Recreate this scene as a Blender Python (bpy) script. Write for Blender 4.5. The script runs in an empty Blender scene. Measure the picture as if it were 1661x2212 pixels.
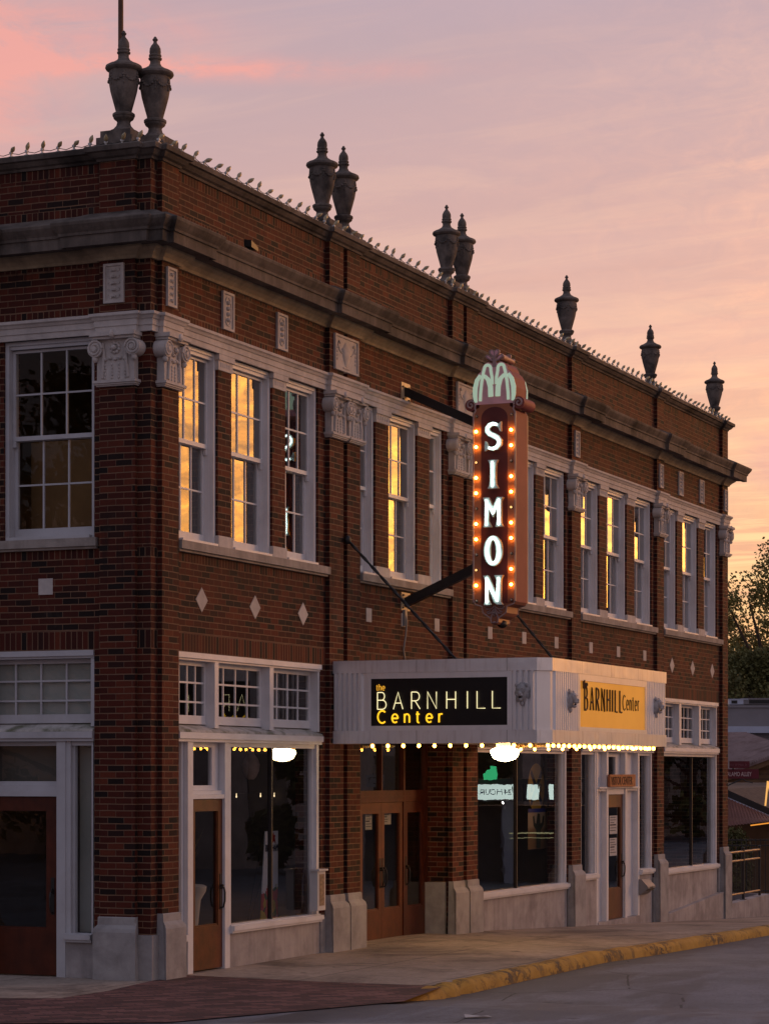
import bpy, bmesh, math, random
from mathutils import Vector, Matrix
random.seed(7)
R = math.radians
sc = bpy.context.scene
col = sc.collection
# ------------------------------------------------------------------ camera
PSI = 0.40262242
cp, sp = math.cos(PSI), math.sin(PSI)
CX, CY, CZ = -24.285, -13.161, 2.313
cam_d = bpy.data.cameras.new('camera')
cam = bpy.data.objects.new('camera', cam_d); col.objects.link(cam)
cam.location = (CX, CY, CZ)
cam.rotation_euler = (R(90), 0, PSI - R(90))
cam_d.sensor_fit = 'HORIZONTAL'; cam_d.sensor_width = 36.0
cam_d.lens = 36.0 * 5350 / 1661
cam_d.shift_y = (1669 - 1106) / 1661
cam_d.clip_start = 0.5; cam_d.clip_end = 1500
sc.camera = cam
# ------------------------------------------------------------------ world, sun, exposure
SUN_AZ = R(-17)
w = bpy.data.worlds.new('World'); sc.world = w; w.use_nodes = True
nt = w.node_tree; nt.nodes.clear()
def N(t, **k):
    n = nt.nodes.new(t)
    for a, b in k.items(): setattr(n, a, b)
    return n
def L(a, b): nt.links.new(a, b)
def M(op, a, b=None, c=None, clamp=False):
    n = N('ShaderNodeMath', operation=op); n.use_clamp = clamp
    for i, v in enumerate((a, b, c)):
        if v is None: continue
        if isinstance(v, (int, float)): n.inputs[i].default_value = v
        else: L(v, n.inputs[i])
    return n.outputs[0]
def VM(op, a, b=None):
    n = N('ShaderNodeVectorMath', operation=op)
    for i, v in enumerate((a, b)):
        if v is None: continue
        if isinstance(v, tuple): n.inputs[i].default_value = v
        else: L(v, n.inputs[i])
    return n
def mixc(f, a, b, bt='MIX'):
    n = N('ShaderNodeMix', data_type='RGBA', blend_type=bt)
    for s, v in ((n.inputs[0], f), (n.inputs[6], a), (n.inputs[7], b)):
        if isinstance(v, (int, float)): s.default_value = v
        elif isinstance(v, tuple): s.default_value = (*v, 1)
        else: L(v, s)
    return n.outputs[2]
def ramp(f, stops, interp='LINEAR'):
    n = N('ShaderNodeValToRGB'); r = n.color_ramp; r.interpolation = interp
    while len(r.elements) < len(stops): r.elements.new(0.5)
    for e, (p, c) in zip(r.elements, stops):
        e.position = p; e.color = (*c, 1) if len(c) == 3 else c
    L(f, n.inputs[0]); return n.outputs[0]
def noise(vec, scale, detail=4, rough=.55, dist=0):
    n = N('ShaderNodeTexNoise'); n.inputs['Scale'].default_value = scale
    n.inputs['Detail'].default_value = detail; n.inputs['Roughness'].default_value = rough
    n.inputs['Distortion'].default_value = dist
    if vec is not None: L(vec, n.inputs['Vector'])
    return n.outputs[0]
def srgb(r, g, b):
    return tuple(((v/255)/12.92 if v/255 <= .04045 else ((v/255+.055)/1.055)**2.4) for v in (r, g, b))
tc = N('ShaderNodeTexCoord'); D = tc.outputs['Generated']
sx = N('ShaderNodeSeparateXYZ'); L(D, sx.inputs[0])
el = sx.outputs[2]
hz = VM('NORMALIZE', VM('MULTIPLY', D, (1, 1, 0)).outputs[0]).outputs[0]
az = VM('DOT_PRODUCT', hz, (math.cos(SUN_AZ), math.sin(SUN_AZ), 0)).outputs['Value']
warm = M('SMOOTH_MIN', M('MULTIPLY_ADD', az, .72, .30), 1.0, .15, clamp=True)
elp = M('MULTIPLY', M('MAXIMUM', el, 0.0), 2.0, clamp=True)
sunside = ramp(elp, [(0, srgb(255, 196, 112)), (.12, srgb(253, 196, 134)), (.22, srgb(243, 190, 150)), (.34, srgb(232, 180, 160)),
                     (.46, srgb(211, 171, 165)), (.56, srgb(194, 165, 169)), (.66, srgb(184, 163, 176)), (1, srgb(148, 146, 166))])
antiside = ramp(elp, [(0, srgb(136, 134, 148)), (.15, srgb(150, 146, 158)), (.5, srgb(142, 144, 164)), (1, srgb(138, 143, 167))])
base = mixc(warm, antiside, sunside)
# planar projection for the cloud sheet
proj = N('ShaderNodeVectorMath', operation='SCALE'); L(D, proj.inputs[0]); L(M('DIVIDE', 1.0, M('ADD', M('MAXIMUM', el, 0.0), .07)), proj.inputs[3])
flat = VM('MULTIPLY', proj.outputs[0], (1, 1, 0)).outputs[0]
rot = N('ShaderNodeMapping'); L(flat, rot.inputs[0]); rot.inputs['Rotation'].default_value = (0, 0, R(-17)); rot.inputs['Scale'].default_value = (1.5, .42, 1)
n1 = noise(rot.outputs[0], 1.25, 6, .58, .5)
f1 = ramp(n1, [(.40, (0, 0, 0)), (.66, (1, 1, 1))], 'EASE')
lowc = ramp(elp, [(0, srgb(236, 164, 118)), (.2, srgb(222, 164, 140)), (.5, srgb(188, 156, 158)), (1, srgb(146, 134, 150))])
base = mixc(M('MULTIPLY', f1, ramp(elp, [(0, (.75,)*3), (.25, (.7,)*3), (.45, (.3,)*3), (1, (.25,)*3)])), base, lowc)
n2 = noise(rot.outputs[0], 3.6, 6, .62, .9)
f2 = ramp(n2, [(.44, (0, 0, 0)), (.64, (1, 1, 1))], 'EASE')
bright = ramp(elp, [(0, srgb(255, 226, 150)), (.16, srgb(255, 214, 158)), (.3, srgb(246, 198, 166)), (.6, srgb(216, 176, 168)), (1, srgb(170, 150, 160))])
f2c = ramp(noise(rot.outputs[0], 2.3, 6, .6, 1.2), [(.36, (.15,)*3), (.66, (1,)*3)])
f2m = M('MULTIPLY', f2, M('MULTIPLY', warm, ramp(elp, [(0, (.95,)*3), (.2, (.9,)*3), (.34, (.42,)*3), (.6, (.22,)*3)])))
base = mixc(f2m, base, bright)
# salmon-lit cumulus banks high on the north-east
def cdir(azd, eld): return (math.cos(R(azd))*math.cos(R(eld)), math.sin(R(azd))*math.cos(R(eld)), math.sin(R(eld)))
def bank(azd, eld, saz, sel):
    da = M('DIVIDE', M('SUBTRACT', M('ARCTAN2', sx.outputs[1], sx.outputs[0]), R(azd)), R(saz))
    de = M('DIVIDE', M('SUBTRACT', M('ARCSINE', el), R(eld)), R(sel))
    return M('EXPONENT', M('MULTIPLY', M('ADD', M('MULTIPLY', da, da), M('MULTIPLY', de, de)), -1.0))
stre = N('ShaderNodeMapping'); L(D, stre.inputs[0]); stre.inputs['Scale'].default_value = (1, 1, 2.3)
n3 = noise(stre.outputs[0], 24, 8, .66, .9)
b1 = M('ADD', M('ADD', M('MULTIPLY', bank(33.2, 15.3, 2.2, 1.9), 1.15), M('MULTIPLY', bank(28.6, 15.85, 4.7, .24), 1.25)), M('MULTIPLY', bank(40, 15, 5, 2.2), .9))
b1 = M('ADD', b1, M('MULTIPLY', bank(30.3, 16.6, 3.2, .6), .62))
n3b = noise(stre.outputs[0], 60, 6, .65, .5)
sal = M('MULTIPLY', M('MULTIPLY', b1, 1.25), M('SUBTRACT', M('ADD', M('MULTIPLY', n3, 2.3), M('MULTIPLY', n3b, .9)), 1.02), clamp=True)
base = mixc(M('MULTIPLY', sal, .80), base, srgb(240, 162, 150))
n4 = noise(stre.outputs[0], 26, 5, .6, .3)
b2 = M('ADD', bank(13.6, 7.1, 1.6, .8), bank(16.4, 7.4, .7, .35))
mau = M('MULTIPLY', M('MULTIPLY', M('SUBTRACT', M('ADD', b2, n4), .85), 2.6, clamp=True), .6)
base = mixc(mau, base, srgb(216, 164, 156))
# the afterglow itself
gd = VM('DOT_PRODUCT', D, cdir(-19, 2.5)).outputs['Value']
glow = M('EXPONENT', M('MULTIPLY', M('SUBTRACT', 1.0, gd), -22.0))
n5 = ramp(noise(stre.outputs[0], 38, 7, .68, 1.4), [(.34, (.28,)*3), (.52, (.8,)*3), (.68, (1.35,)*3)])
glowb = M('MULTIPLY', M('MULTIPLY', glow, M('ADD', .5, M('MULTIPLY', f2c, .75))), n5)
gc = N('ShaderNodeMix', data_type='RGBA', blend_type='ADD'); gc.inputs[0].default_value = 1
L(base, gc.inputs[6])
gcol = N('ShaderNodeVectorMath', operation='SCALE'); gcol.inputs[0].default_value = (6.2, 2.25, .16); L(glowb, gcol.inputs[3])
L(gcol.outputs[0], gc.inputs[7])
bg1 = N('ShaderNodeBackground'); L(gc.outputs[2], bg1.inputs[0]); bg1.inputs[1].default_value = 0.92
sky = N('ShaderNodeTexSky', sky_type='NISHITA'); sky.sun_disc = False
sky.sun_elevation = R(1.5); sky.sun_rotation = R(90) - SUN_AZ; sky.dust_density = 2.5
bg2 = N('ShaderNodeBackground'); L(sky.outputs[0], bg2.inputs[0]); bg2.inputs[1].default_value = 0.012
adds = N('ShaderNodeAddShader'); L(bg1.outputs[0], adds.inputs[0]); L(bg2.outputs[0], adds.inputs[1])
wo = N('ShaderNodeOutputWorld'); L(adds.outputs[0], wo.inputs[0])
ld = bpy.data.lights.new('sun', 'SUN'); sun = bpy.data.objects.new('sun', ld); col.objects.link(sun)
ld.energy = 0.50; ld.angle = R(12); ld.color = (1, .46, .17)
sd = Vector((math.cos(R(-44))*math.cos(R(12)), math.sin(R(-44))*math.cos(R(12)), math.sin(R(12))))
sun.rotation_euler = sd.to_track_quat('Z', 'Y').to_euler()
sun.location = (60, -40, 20)
sc.view_settings.view_transform = 'Standard'; sc.view_settings.look = 'None'
sc.view_settings.exposure = 0.22; sc.view_settings.gamma = 1.0
sc.cycles.use_denoising = True
sc.cycles.max_bounces = 6; sc.cycles.transparent_max_bounces = 10; sc.cycles.sample_clamp_indirect = 4.0

# ------------------------------------------------------------------ materials
MATS = {}
def newmat(name):
    m = bpy.data.materials.new(name); m.use_nodes = True
    global nt
    nt = m.node_tree; nt.nodes.clear(); MATS[name] = m
    return m
def out(sh): o = N('ShaderNodeOutputMaterial'); L(sh, o.inputs[0])
def bsdf(colr, rough=.7, spec=.3, metal=0, normal=None, emis=None, es=0):
    b = N('ShaderNodeBsdfPrincipled')
    if isinstance(colr, tuple): b.inputs['Base Color'].default_value = (*colr, 1)
    else: L(colr, b.inputs['Base Color'])
    if isinstance(rough, (int, float)): b.inputs['Roughness'].default_value = rough
    else: L(rough, b.inputs['Roughness'])
    b.inputs['Specular IOR Level'].default_value = spec; b.inputs['Metallic'].default_value = metal
    if normal is not None: L(normal, b.inputs['Normal'])
    if emis: b.inputs['Emission Color'].default_value = (*emis, 1); b.inputs['Emission Strength'].default_value = es
    return b.outputs[0]
def bump(h, strength=.3, dist=.01, normal=None):
    b = N('ShaderNodeBump'); b.inputs['Strength'].default_value = strength; b.inputs['Distance'].default_value = dist
    L(h, b.inputs['Height'])
    return b.outputs[0]
def pos(): return N('ShaderNodeNewGeometry').outputs['Position']
def plain(name, c, rough=.6, var=.15, scale=3, bmp=.15, bs=40, spec=.3, metal=0, streak=0, dirt=None, dirtamt=.5, dscale=1.5):
    newmat(name); p = pos()
    n = noise(p, scale, 5, .6)
    lo = tuple(v*(1-var) for v in c); hi = tuple(min(1, v*(1+var)) for v in c)
    cc = ramp(n, [(.3, lo), (.7, hi)])
    if streak:
        mp = N('ShaderNodeMapping'); L(p, mp.inputs[0]); mp.inputs['Scale'].default_value = (7, 7, .7)
        s = ramp(noise(mp.outputs[0], 1.3, 5, .65), [(.42, (0, 0, 0)), (.75, (1, 1, 1))])
        cc = mixc(M('MULTIPLY', s, streak), cc, tuple(v*.35 for v in c))
    if dirt:
        s = ramp(noise(p, dscale, 6, .65, .3), [(.45, (0, 0, 0)), (.68, (1, 1, 1))])
        cc = mixc(M('MULTIPLY', s, dirtamt), cc, dirt)
    out(bsdf(cc, rough, spec, metal, bump(noise(p, bs, 4, .6), bmp, .01) if bmp else None))
    return MATS[name]
def emit(name, c, s):
    newmat(name); e = N('ShaderNodeEmission'); e.inputs[0].default_value = (*c, 1); e.inputs[1].default_value = s; out(e.outputs[0])
    return MATS[name]
def wallcoords(p):
    g = N('ShaderNodeNewGeometry'); s = N('ShaderNodeSeparateXYZ'); L(g.outputs['Normal'], s.inputs[0])
    q = N('ShaderNodeSeparateXYZ'); L(p, q.inputs[0])
    k = M('GREATER_THAN', M('ABSOLUTE', s.outputs[0]), .5)
    u = M('ADD', M('MULTIPLY', q.outputs[0], M('SUBTRACT', 1.0, k)), M('MULTIPLY', q.outputs[1], k))
    return u, q.outputs[2]
def comb(u, v):
    c = N('ShaderNodeCombineXYZ')
    for i, x in enumerate((u, v)):
        if isinstance(x, (int, float)): c.inputs[i].default_value = x
        else: L(x, c.inputs[i])
    return c.outputs[0]
def bricktex(vec, bw, rh, mort, offset=.5, seedbias=0.0):
    b = N('ShaderNodeTexBrick'); L(vec, b.inputs['Vector'])
    b.inputs['Scale'].default_value = 1; b.inputs['Brick Width'].default_value = bw; b.inputs['Row Height'].default_value = rh
    b.inputs['Mortar Size'].default_value = mort; b.inputs['Mortar Smooth'].default_value = .12; b.inputs['Bias'].default_value = seedbias
    b.offset = offset
    b.inputs['Color1'].default_value = (0, 0, 0, 1); b.inputs['Color2'].default_value = (1, 1, 1, 1); b.inputs['Mortar'].default_value = (0, 0, 0, 1)
    return b
RH = .0725
def brickmat(name, bands, tone=.95, mortar=(.27, .150, .090)):
    newmat(name); p = pos(); u, z = wallcoords(p)
    wob = M('MULTIPLY', M('SUBTRACT', noise(p, 3.2, 2), .5), .012)
    z2 = M('ADD', z, wob)
    u2 = M('MULTIPLY', u, 1.75)
    b = bricktex(comb(u2, z2), .205*1.75, RH, .0066)
    fac, val = b.outputs['Fac'], b.outputs['Color']
    for (z0, z1) in bands:
        k = M('MULTIPLY', M('GREATER_THAN', z, z0), M('LESS_THAN', z, z1))
        b2 = bricktex(comb(u, M('SUBTRACT', z2, z0)), RH, (z1-z0), .0062, 0)
        fac = M('ADD', M('MULTIPLY', fac, M('SUBTRACT', 1.0, k)), M('MULTIPLY', b2.outputs['Fac'], k))
        val = mixc(k, val, b2.outputs['Color'])
    t = tone
    bc = ramp(val, [(0, (.010*t, .0065*t, .0055*t)), (.15, (.020*t, .008*t, .006*t)), (.27, (.064*t, .0110*t, .0055*t)), (.6, (.106*t, .0160*t, .0070*t)), (.85, (.140*t, .024*t, .0100*t)), (1, (.180*t, .038*t, .015*t))])
    bc = mixc(M('MULTIPLY', noise(p, 30, 4, .75), .55), bc, (.016, .005, .0035))
    soot = ramp(noise(p, .55, 5, .6), [(.42, (0, 0, 0)), (.8, (1, 1, 1))])
    mc = mixc(M('MULTIPLY', noise(p, 5, 4), .9), mortar, tuple(v*.45 for v in mortar))
    c = mixc(fac, bc, mc)
    c = mixc(M('MULTIPLY', soot, .45), c, (.012, .007, .006))
    sm = N('ShaderNodeMapping'); L(comb(u, z), sm.inputs[0]); sm.inputs['Scale'].default_value = (5.5, .35, 1)
    stn = ramp(noise(sm.outputs[0], 1.6, 5, .7), [(.46, (0, 0, 0)), (.66, (1, 1, 1))])
    def under(zt, dz): return M('SUBTRACT', 1.0, M('DIVIDE', M('ABSOLUTE', M('SUBTRACT', z, zt)), dz), clamp=True)
    rn = M('ADD', M('ADD', under(9.15, .55), under(8.05, .45)), under(4.82, .6), clamp=True)
    c = mixc(M('MULTIPLY', M('MULTIPLY', stn, rn), .75), c, (.011, .008, .007))
    eff = M('MULTIPLY', ramp(noise(p, 1.1, 6, .7, .5), [(.60, (0, 0, 0)), (.74, (1, 1, 1))]), .28)
    c = mixc(eff, c, (.16, .12, .10))
    h = M('ADD', M('SUBTRACT', 1.0, fac), M('MULTIPLY', noise(p, 90, 3), .25))
    hv = M('ADD', h, M('MULTIPLY', val, .35))
    out(bsdf(c, .82, .25, 0, bump(hv, 1.0, .010)))
    return MATS[name]
BRICK = brickmat('red_brick', [(3.695, 3.905), (4.715, 4.825), (7.45, 7.535), (7.985, 8.07), (8.56, 8.665), (9.03, 9.15)])
BRICKP = brickmat('red_brick_pier', [])
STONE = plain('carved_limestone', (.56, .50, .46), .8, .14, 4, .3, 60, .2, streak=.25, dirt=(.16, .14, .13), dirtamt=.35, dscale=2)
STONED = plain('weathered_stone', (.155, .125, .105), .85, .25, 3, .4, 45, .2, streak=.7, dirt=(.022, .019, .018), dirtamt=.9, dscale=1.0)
SILLST = plain('sill_limestone', (.36, .31, .27), .85, .18, 3, .35, 45, .2, streak=.4, dirt=(.12, .10, .09), dirtamt=.45, dscale=2)
BEDST = plain('cream_bed_mould', (.40, .31, .20), .85, .18, 3, .3, 45, .2, streak=.5, dirt=(.10, .08, .06), dirtamt=.5, dscale=1.4)
URNST = plain('lichened_urn_stone', (.165, .135, .115), .9, .3, 9, .5, 55, .15, dirt=(.03, .028, .027), dirtamt=.8, dscale=4)
CONC = plain('bulkhead_concrete', (.42, .38, .365), .85, .18, 2.5, .3, 70, .2, streak=.35, dirt=(.14, .12, .115), dirtamt=.5, dscale=1.8)
CONCP = plain('plinth_concrete', (.37, .345, .33), .85, .15, 3, .35, 70, .2, dirt=(.15, .135, .13), dirtamt=.5, dscale=2.5)
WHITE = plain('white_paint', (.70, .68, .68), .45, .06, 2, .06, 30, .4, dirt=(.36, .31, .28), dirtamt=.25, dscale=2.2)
WHITE_SHADED = plain('shaded_dirty_white_paint', (.50, .49, .50), .5, .07, 2, .06, 30, .35, dirt=(.27, .25, .24), dirtamt=.3, dscale=2.2)  # side-street trims: tree shade and extra dirt put into the white
def WP(m): return WHITE if m is mA else WHITE_SHADED
LEDGE = plain('mossy_ledge', (.5, .46, .42), .8, .1, 3, .2, 40, .2, dirt=(.075, .085, .03), dirtamt=.95, dscale=3.2)
MARQ = plain('marquee_white_metal', (.84, .82, .82), .30, .05, 1.5, .05, 4, .6, metal=.45, streak=.12)
WOOD = plain('varnished_wood', (.105, .024, .0060), .42, .35, 5, .12, 22, .4, streak=.4)
DWOOD = plain('dark_red_door_wood', (.075, .014, .0045), .4, .3, 5, .12, 22, .4, streak=.4)
newmat('fascia_metal'); p = pos(); u, z = wallcoords(p)
bt = bricktex(comb(u, z), 1.22, 40, .0035, 0)
c = ramp(noise(p, 1.2, 5), [(.3, (.74, .72, .72)), (.7, (.86, .84, .84))])
mp = N('ShaderNodeMapping'); L(p, mp.inputs[0]); mp.inputs['Scale'].default_value = (9, 9, .8)
c = mixc(M('MULTIPLY', ramp(noise(mp.outputs[0], 1.5, 5, .7), [(.5, (0, 0, 0)), (.72, (1, 1, 1))]), .35), c, (.34, .25, .19))
c = mixc(M('MULTIPLY', bt.outputs['Fac'], .8), c, (.12, .10, .09))
out(bsdf(c, .30, .6, .5, bump(M('ADD', noise(p, 1.7, 2), M('MULTIPLY', noise(p, 6, 2), .3)), .35, .03))); FASC = MATS['fascia_metal']
LIONP = plain('lion_grey_paint', (.40, .375, .37), .55, .15, 12, .1, 50, .3, dirt=(.12, .11, .11), dirtamt=.5, dscale=9)
IRON = plain('black_iron', (.018, .016, .015), .45, .2, 10, .15, 60, .4)
STEEL = plain('dark_steel', (.035, .028, .025), .5, .3, 6, .2, 40, .4)
PLATE = plain('bright_plate', (.55, .40, .24), .4, .2, 8, .2, 30, .5)
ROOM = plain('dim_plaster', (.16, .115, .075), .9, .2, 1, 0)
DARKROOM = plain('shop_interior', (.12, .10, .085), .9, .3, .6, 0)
BLIND = plain('grey_blind', (.46, .48, .44), .9, .08, 2, 0)
TANPLANE = plain('tan_room_plane', (.26, .155, .07), .9, .15, 2, 0)
CURTAIN = plain('drawn_shade', (.16, .165, .15), .9, .1, 2, 0)
ROOFM = plain('roof_felt', (.06, .055, .055), .9, .2, 1, .2, 10)
RUST = plain('terracotta_metal', (.27, .078, .068), .6, .10, 2, .08, 20, .12, dirt=(.15, .045, .045), dirtamt=.25, dscale=3)
BURG = plain('burgundy_enamel', (.105, .022, .022), .4, .2, 4, .08, 20, .4)
BAND = plain('orange_brown_enamel', (.34, .12, .06), .45, .15, 4, .08, 20, .4)
TAUPE = plain('taupe_enamel', (.38, .25, .235), .45, .1, 5, .05, 20, .4)
PINK = plain('pink_enamel', (.78, .42, .45), .45, .12, 6, .05, 20, .4)
newmat('mint_enamel_glow'); out(bsdf((.70, .86, .64), .4, .4, 0, None, (.52, .74, .54), .34)); MINT = MATS['mint_enamel_glow']  # weak emission stands for neon light falling on the enamel
LETF = plain('letter_enamel', (.66, .74, .69), .35, .12, 12, .05, 20, .4, dirt=(.12, .2, .22), dirtamt=.35, dscale=14)
LETS = plain('letter_return', (.52, .36, .24), .5, .1, 5, 0)
BLACKP = plain('black_panel', (.010, .008, .008), .35, .2, 3, 0)
BROWNL = plain('brown_letter', (.10, .045, .012), .5, .1, 5, 0)
DIML = plain('unlit_letter', (.085, .055, .035), .5, .1, 5, 0)
PAPER = plain('paper', (.45, .43, .42), .8, .08, 9, 0)
INK = plain('ink', (.02, .02, .05), .7, .1, 5, 0)
REDP = plain('red_print', (.35, .02, .02), .7, .1, 5, 0)
SIGNRED = plain('dark_red_sign', (.12, .012, .022), .4, .15, 6, 0)
SIGNTXT = plain('sign_lettering', (.68, .56, .54), .5, .1, 6, 0)
CARVED = plain('carved_wood_sign', (.33, .115, .045), .6, .3, 14, .3, 30)
CARVEDD = plain('carved_recess', (.05, .015, .008), .7, .2, 9, 0)
YEL = plain('yellow_sign', (.42, .24, .02), .5, .15, 6, 0)
GREYBOX = plain('grey_metal_box', (.22, .205, .20), .45, .1, 5, .05, 20, .4)
WHITEB = plain('white_plastic', (.55, .53, .52), .5, .05, 5, 0)
LEAF = plain('tree_leaf', (.19, .16, .042), .7, .5, 1.3, 0)
LEAFD = plain('dark_leaf', (.105, .098, .030), .8, .5, 1.0, 0)
BARK = plain('bark', (.05, .035, .025), .9, .3, 6, .3, 30)
TINR = plain('rusty_tin_roof', (.25, .165, .15), .55, .25, .9, .1, 10, .3, dirt=(.09, .045, .035), dirtamt=.8, dscale=.9)
GREYW = plain('grey_stucco', (.24, .215, .215), .9, .06, 2, .1, 20)
PALEB = plain('pale_blue_metal', (.45, .47, .55), .5, .08, 2, 0)
TIMBER = plain('brown_boards', (.16, .085, .04), .8, .25, 2, .2, 20)
SHINGLE = plain('brown_shingles', (.09, .065, .05), .9, .3, 6, .3, 25)
AWN = plain('red_corrugated', (.17, .06, .04), .6, .2, 2, .1, 10)
TRIM = plain('dark_fascia', (.03, .027, .026), .6, .2, 4, 0)
PIPE = plain('bronze_rail', (.20, .10, .045), .4, .15, 6, 0, 20, .5)
CLOTH = plain('lantern_paper', (.42, .33, .30), .8, .15, 12, 0)
OPPB = plain('opposite_brick', (.46, .38, .34), .9, .3, 1.5, .1, 10)
OPPD = plain('opposite_dark', (.11, .105, .11), .5, .2, 2, 0)
BULB_ON = emit('bulb_lit', (1, .42, .055), 36)
BULB_DIM = emit('bulb_fading', (1, .50, .16), 1.5)
BULB_OFF = plain('bulb_unlit', (.34, .26, .20), .15, .1, 5, 0, 20, .6)
BULBM = emit('marquee_bulb_lit', (1, .43, .055), 22)
LAMPG = emit('globe_glass_lit', (1, .72, .38), 34)
NEONW = emit('neon_white', (.80, 1.0, .96), 5.5)
NEONY = emit('neon_pale_yellow', (1, .88, .48), 1.15)
NEONO = emit('neon_amber', (1, .52, .02), 1.3)
NEONO2 = emit('neon_amber_dim', (1, .46, .04), .62)
DOTGLOW = emit('reflected_dot_glow', (1, .75, .42), 1.6)
BOARDL = emit('lit_sign_board', (.74, .92, .85), 2.6)
GREENL = emit('green_lit_sign', (.06, .72, .28), 2.0)
WHITEL = emit('white_lamp', (1, .97, .9), 30)
GOLDL = emit('gold_lit_letter', (1, .50, .14), .85)
ORANGEL = emit('orange_light_strip', (1, .36, .05), .8)
TIPB = plain('clear_bulb_tip', (.42, .33, .18), .25, .1, 9, 0, 20, .6)
CLIPW = plain('white_clip', (.6, .58, .55), .4, .05, 9, 0)
WIRE = plain('string_wire', (.03, .03, .03), .6, .1, 9, 0)
def glassmat(name, tint, gain, rough=0.0, wav=.02, lift=.02):
    newmat(name); p = pos()
    ge = N('ShaderNodeNewGeometry')
    dt = M('ABSOLUTE', VM('DOT_PRODUCT', ge.outputs['Normal'], ge.outputs['Incoming']).outputs['Value'])
    f = M('MULTIPLY_ADD', M('POWER', M('SUBTRACT', 1.0, dt), 5.0), .96, .04)
    k = M('MULTIPLY_ADD', f, gain, lift, clamp=True)
    t = N('ShaderNodeBsdfTransparent'); t.inputs[0].default_value = (*tint, 1)
    g = N('ShaderNodeBsdfGlossy'); g.inputs[1].default_value = rough
    if wav: L(bump(noise(p, 2.2, 2, .5), wav, .05), g.inputs['Normal'])
    mx = N('ShaderNodeMixShader'); L(k, mx.inputs[0]); L(t.outputs[0], mx.inputs[1]); L(g.outputs[0], mx.inputs[2]); out(mx.outputs[0])
    return MATS[name]
GLASS = glassmat('old_window_glass', (.72, .72, .70), 3.1, 0, .012, 0.0)
GLASSB = glassmat('side_window_glass', (.86, .84, .80), .45, 0, .012, 0.0)
SHOPG = glassmat('shop_glass', (.84, .84, .83), 1.5, 0, .008)
# yellow panel with weak emission of the same colour
newmat('amber_acrylic_panel'); p = pos()
cc = ramp(noise(p, 1.4, 3), [(.3, (.60, .25, .025)), (.7, (.68, .30, .035))])
b_ = N('ShaderNodeBsdfPrincipled'); L(cc, b_.inputs['Base Color']); b_.inputs['Roughness'].default_value = .35
L(cc, b_.inputs['Emission Color']); b_.inputs['Emission Strength'].default_value = .34; out(b_.outputs[0]); AMBER = MATS['amber_acrylic_panel']
# ground materials
newmat('asphalt'); p = pos()
c = ramp(noise(p, 1.1, 6, .65), [(.3, (.140, .145, .168)), (.7, (.215, .222, .25))])
c = mixc(M('MULTIPLY', ramp(noise(p, .35, 5, .6, .5), [(.5, (0, 0, 0)), (.7, (1, 1, 1))]), .5), c, (.07, .065, .065))
c = mixc(M('MULTIPLY', ramp(noise(p, 34, 3, .8), [(.45, (0, 0, 0)), (.7, (1, 1, 1))]), .6), c, (.05, .048, .05))
q = N('ShaderNodeSeparateXYZ'); L(p, q.inputs[0])
gut = M('MULTIPLY', M('SUBTRACT', 1.0, M('MULTIPLY', M('SUBTRACT', -3.30, q.outputs[1]), 1.9, clamp=True)), M('ADD', noise(p, 2.2, 5, .7), .25))
c = mixc(M('MULTIPLY', gut, M('GREATER_THAN', -3.0, q.outputs[1])), c, (.035, .03, .028))
pm = N('ShaderNodeMapping'); L(p, pm.inputs[0]); pm.inputs['Scale'].default_value = (.16, .55, 1)
c = mixc(M('MULTIPLY', ramp(noise(pm.outputs[0], 2.0, 4, .6, .3), [(.47, (0, 0, 0)), (.56, (1, 1, 1))]), .6), c, (.085, .08, .086))
c = mixc(M('MULTIPLY', ramp(noise(p, 2.6, 3, .5), [(.70, (0, 0, 0)), (.74, (1, 1, 1))]), .6), c, (.03, .028, .028))
vo = N('ShaderNodeTexVoronoi', feature='DISTANCE_TO_EDGE'); vo.inputs['Scale'].default_value = .38
L(mixc(.12, p, noise(p, 1.5, 5)), vo.inputs['Vector'])
crk = M('MULTIPLY', M('MULTIPLY', M('LESS_THAN', vo.outputs['Distance'], .004), .8), M('GREATER_THAN', noise(p, .6, 2), .47))
c = mixc(crk, c, (.03, .028, .028))
out(bsdf(c, .7, .35, 0, bump(noise(p, 130, 3, .7), .5, .006))); ASPH = MATS['asphalt']
newmat('sidewalk_concrete'); p = pos(); q = N('ShaderNodeSeparateXYZ'); L(p, q.inputs[0])
c = ramp(noise(p, .9, 6, .65), [(.28, (.30, .235, .185)), (.72, (.50, .40, .32))])
bt = bricktex(comb(q.outputs[0], q.outputs[1]), 1.55, 1.5, .009, 0)
c = mixc(M('MULTIPLY', bt.outputs['Color'], .22), c, (.13, .105, .09))
c = mixc(M('MULTIPLY', bt.outputs['Fac'], .8), c, (.05, .042, .036))
c = mixc(M('MULTIPLY', ramp(noise(p, 9, 5, .75), [(.42, (0, 0, 0)), (.75, (1, 1, 1))]), .5), c, (.12, .09, .07))
c = mixc(M('MULTIPLY', ramp(noise(p, 3.4, 2, .5), [(.72, (0, 0, 0)), (.74, (1, 1, 1))]), .7), c, (.05, .042, .038))
st = ramp(noise(p, .55, 6, .7, .6), [(.50, (0, 0, 0)), (.66, (1, 1, 1))])
c = mixc(M('MULTIPLY', st, .65), c, (.062, .05, .045))
out(bsdf(c, .85, .2, 0, bump(M('SUBTRACT', noise(p, 60, 4, .7), M('MULTIPLY', bt.outputs['Fac'], 1.5)), .35, .008))); SIDEW = MATS['sidewalk_concrete']
newmat('maroon_pavers'); p = pos(); q = N('ShaderNodeSeparateXYZ'); L(p, q.inputs[0])
rm = N('ShaderNodeMapping'); L(p, rm.inputs[0]); rm.inputs['Rotation'].default_value = (0, 0, R(45))
bt = bricktex(rm.outputs[0], .24, .12, .007)
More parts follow.
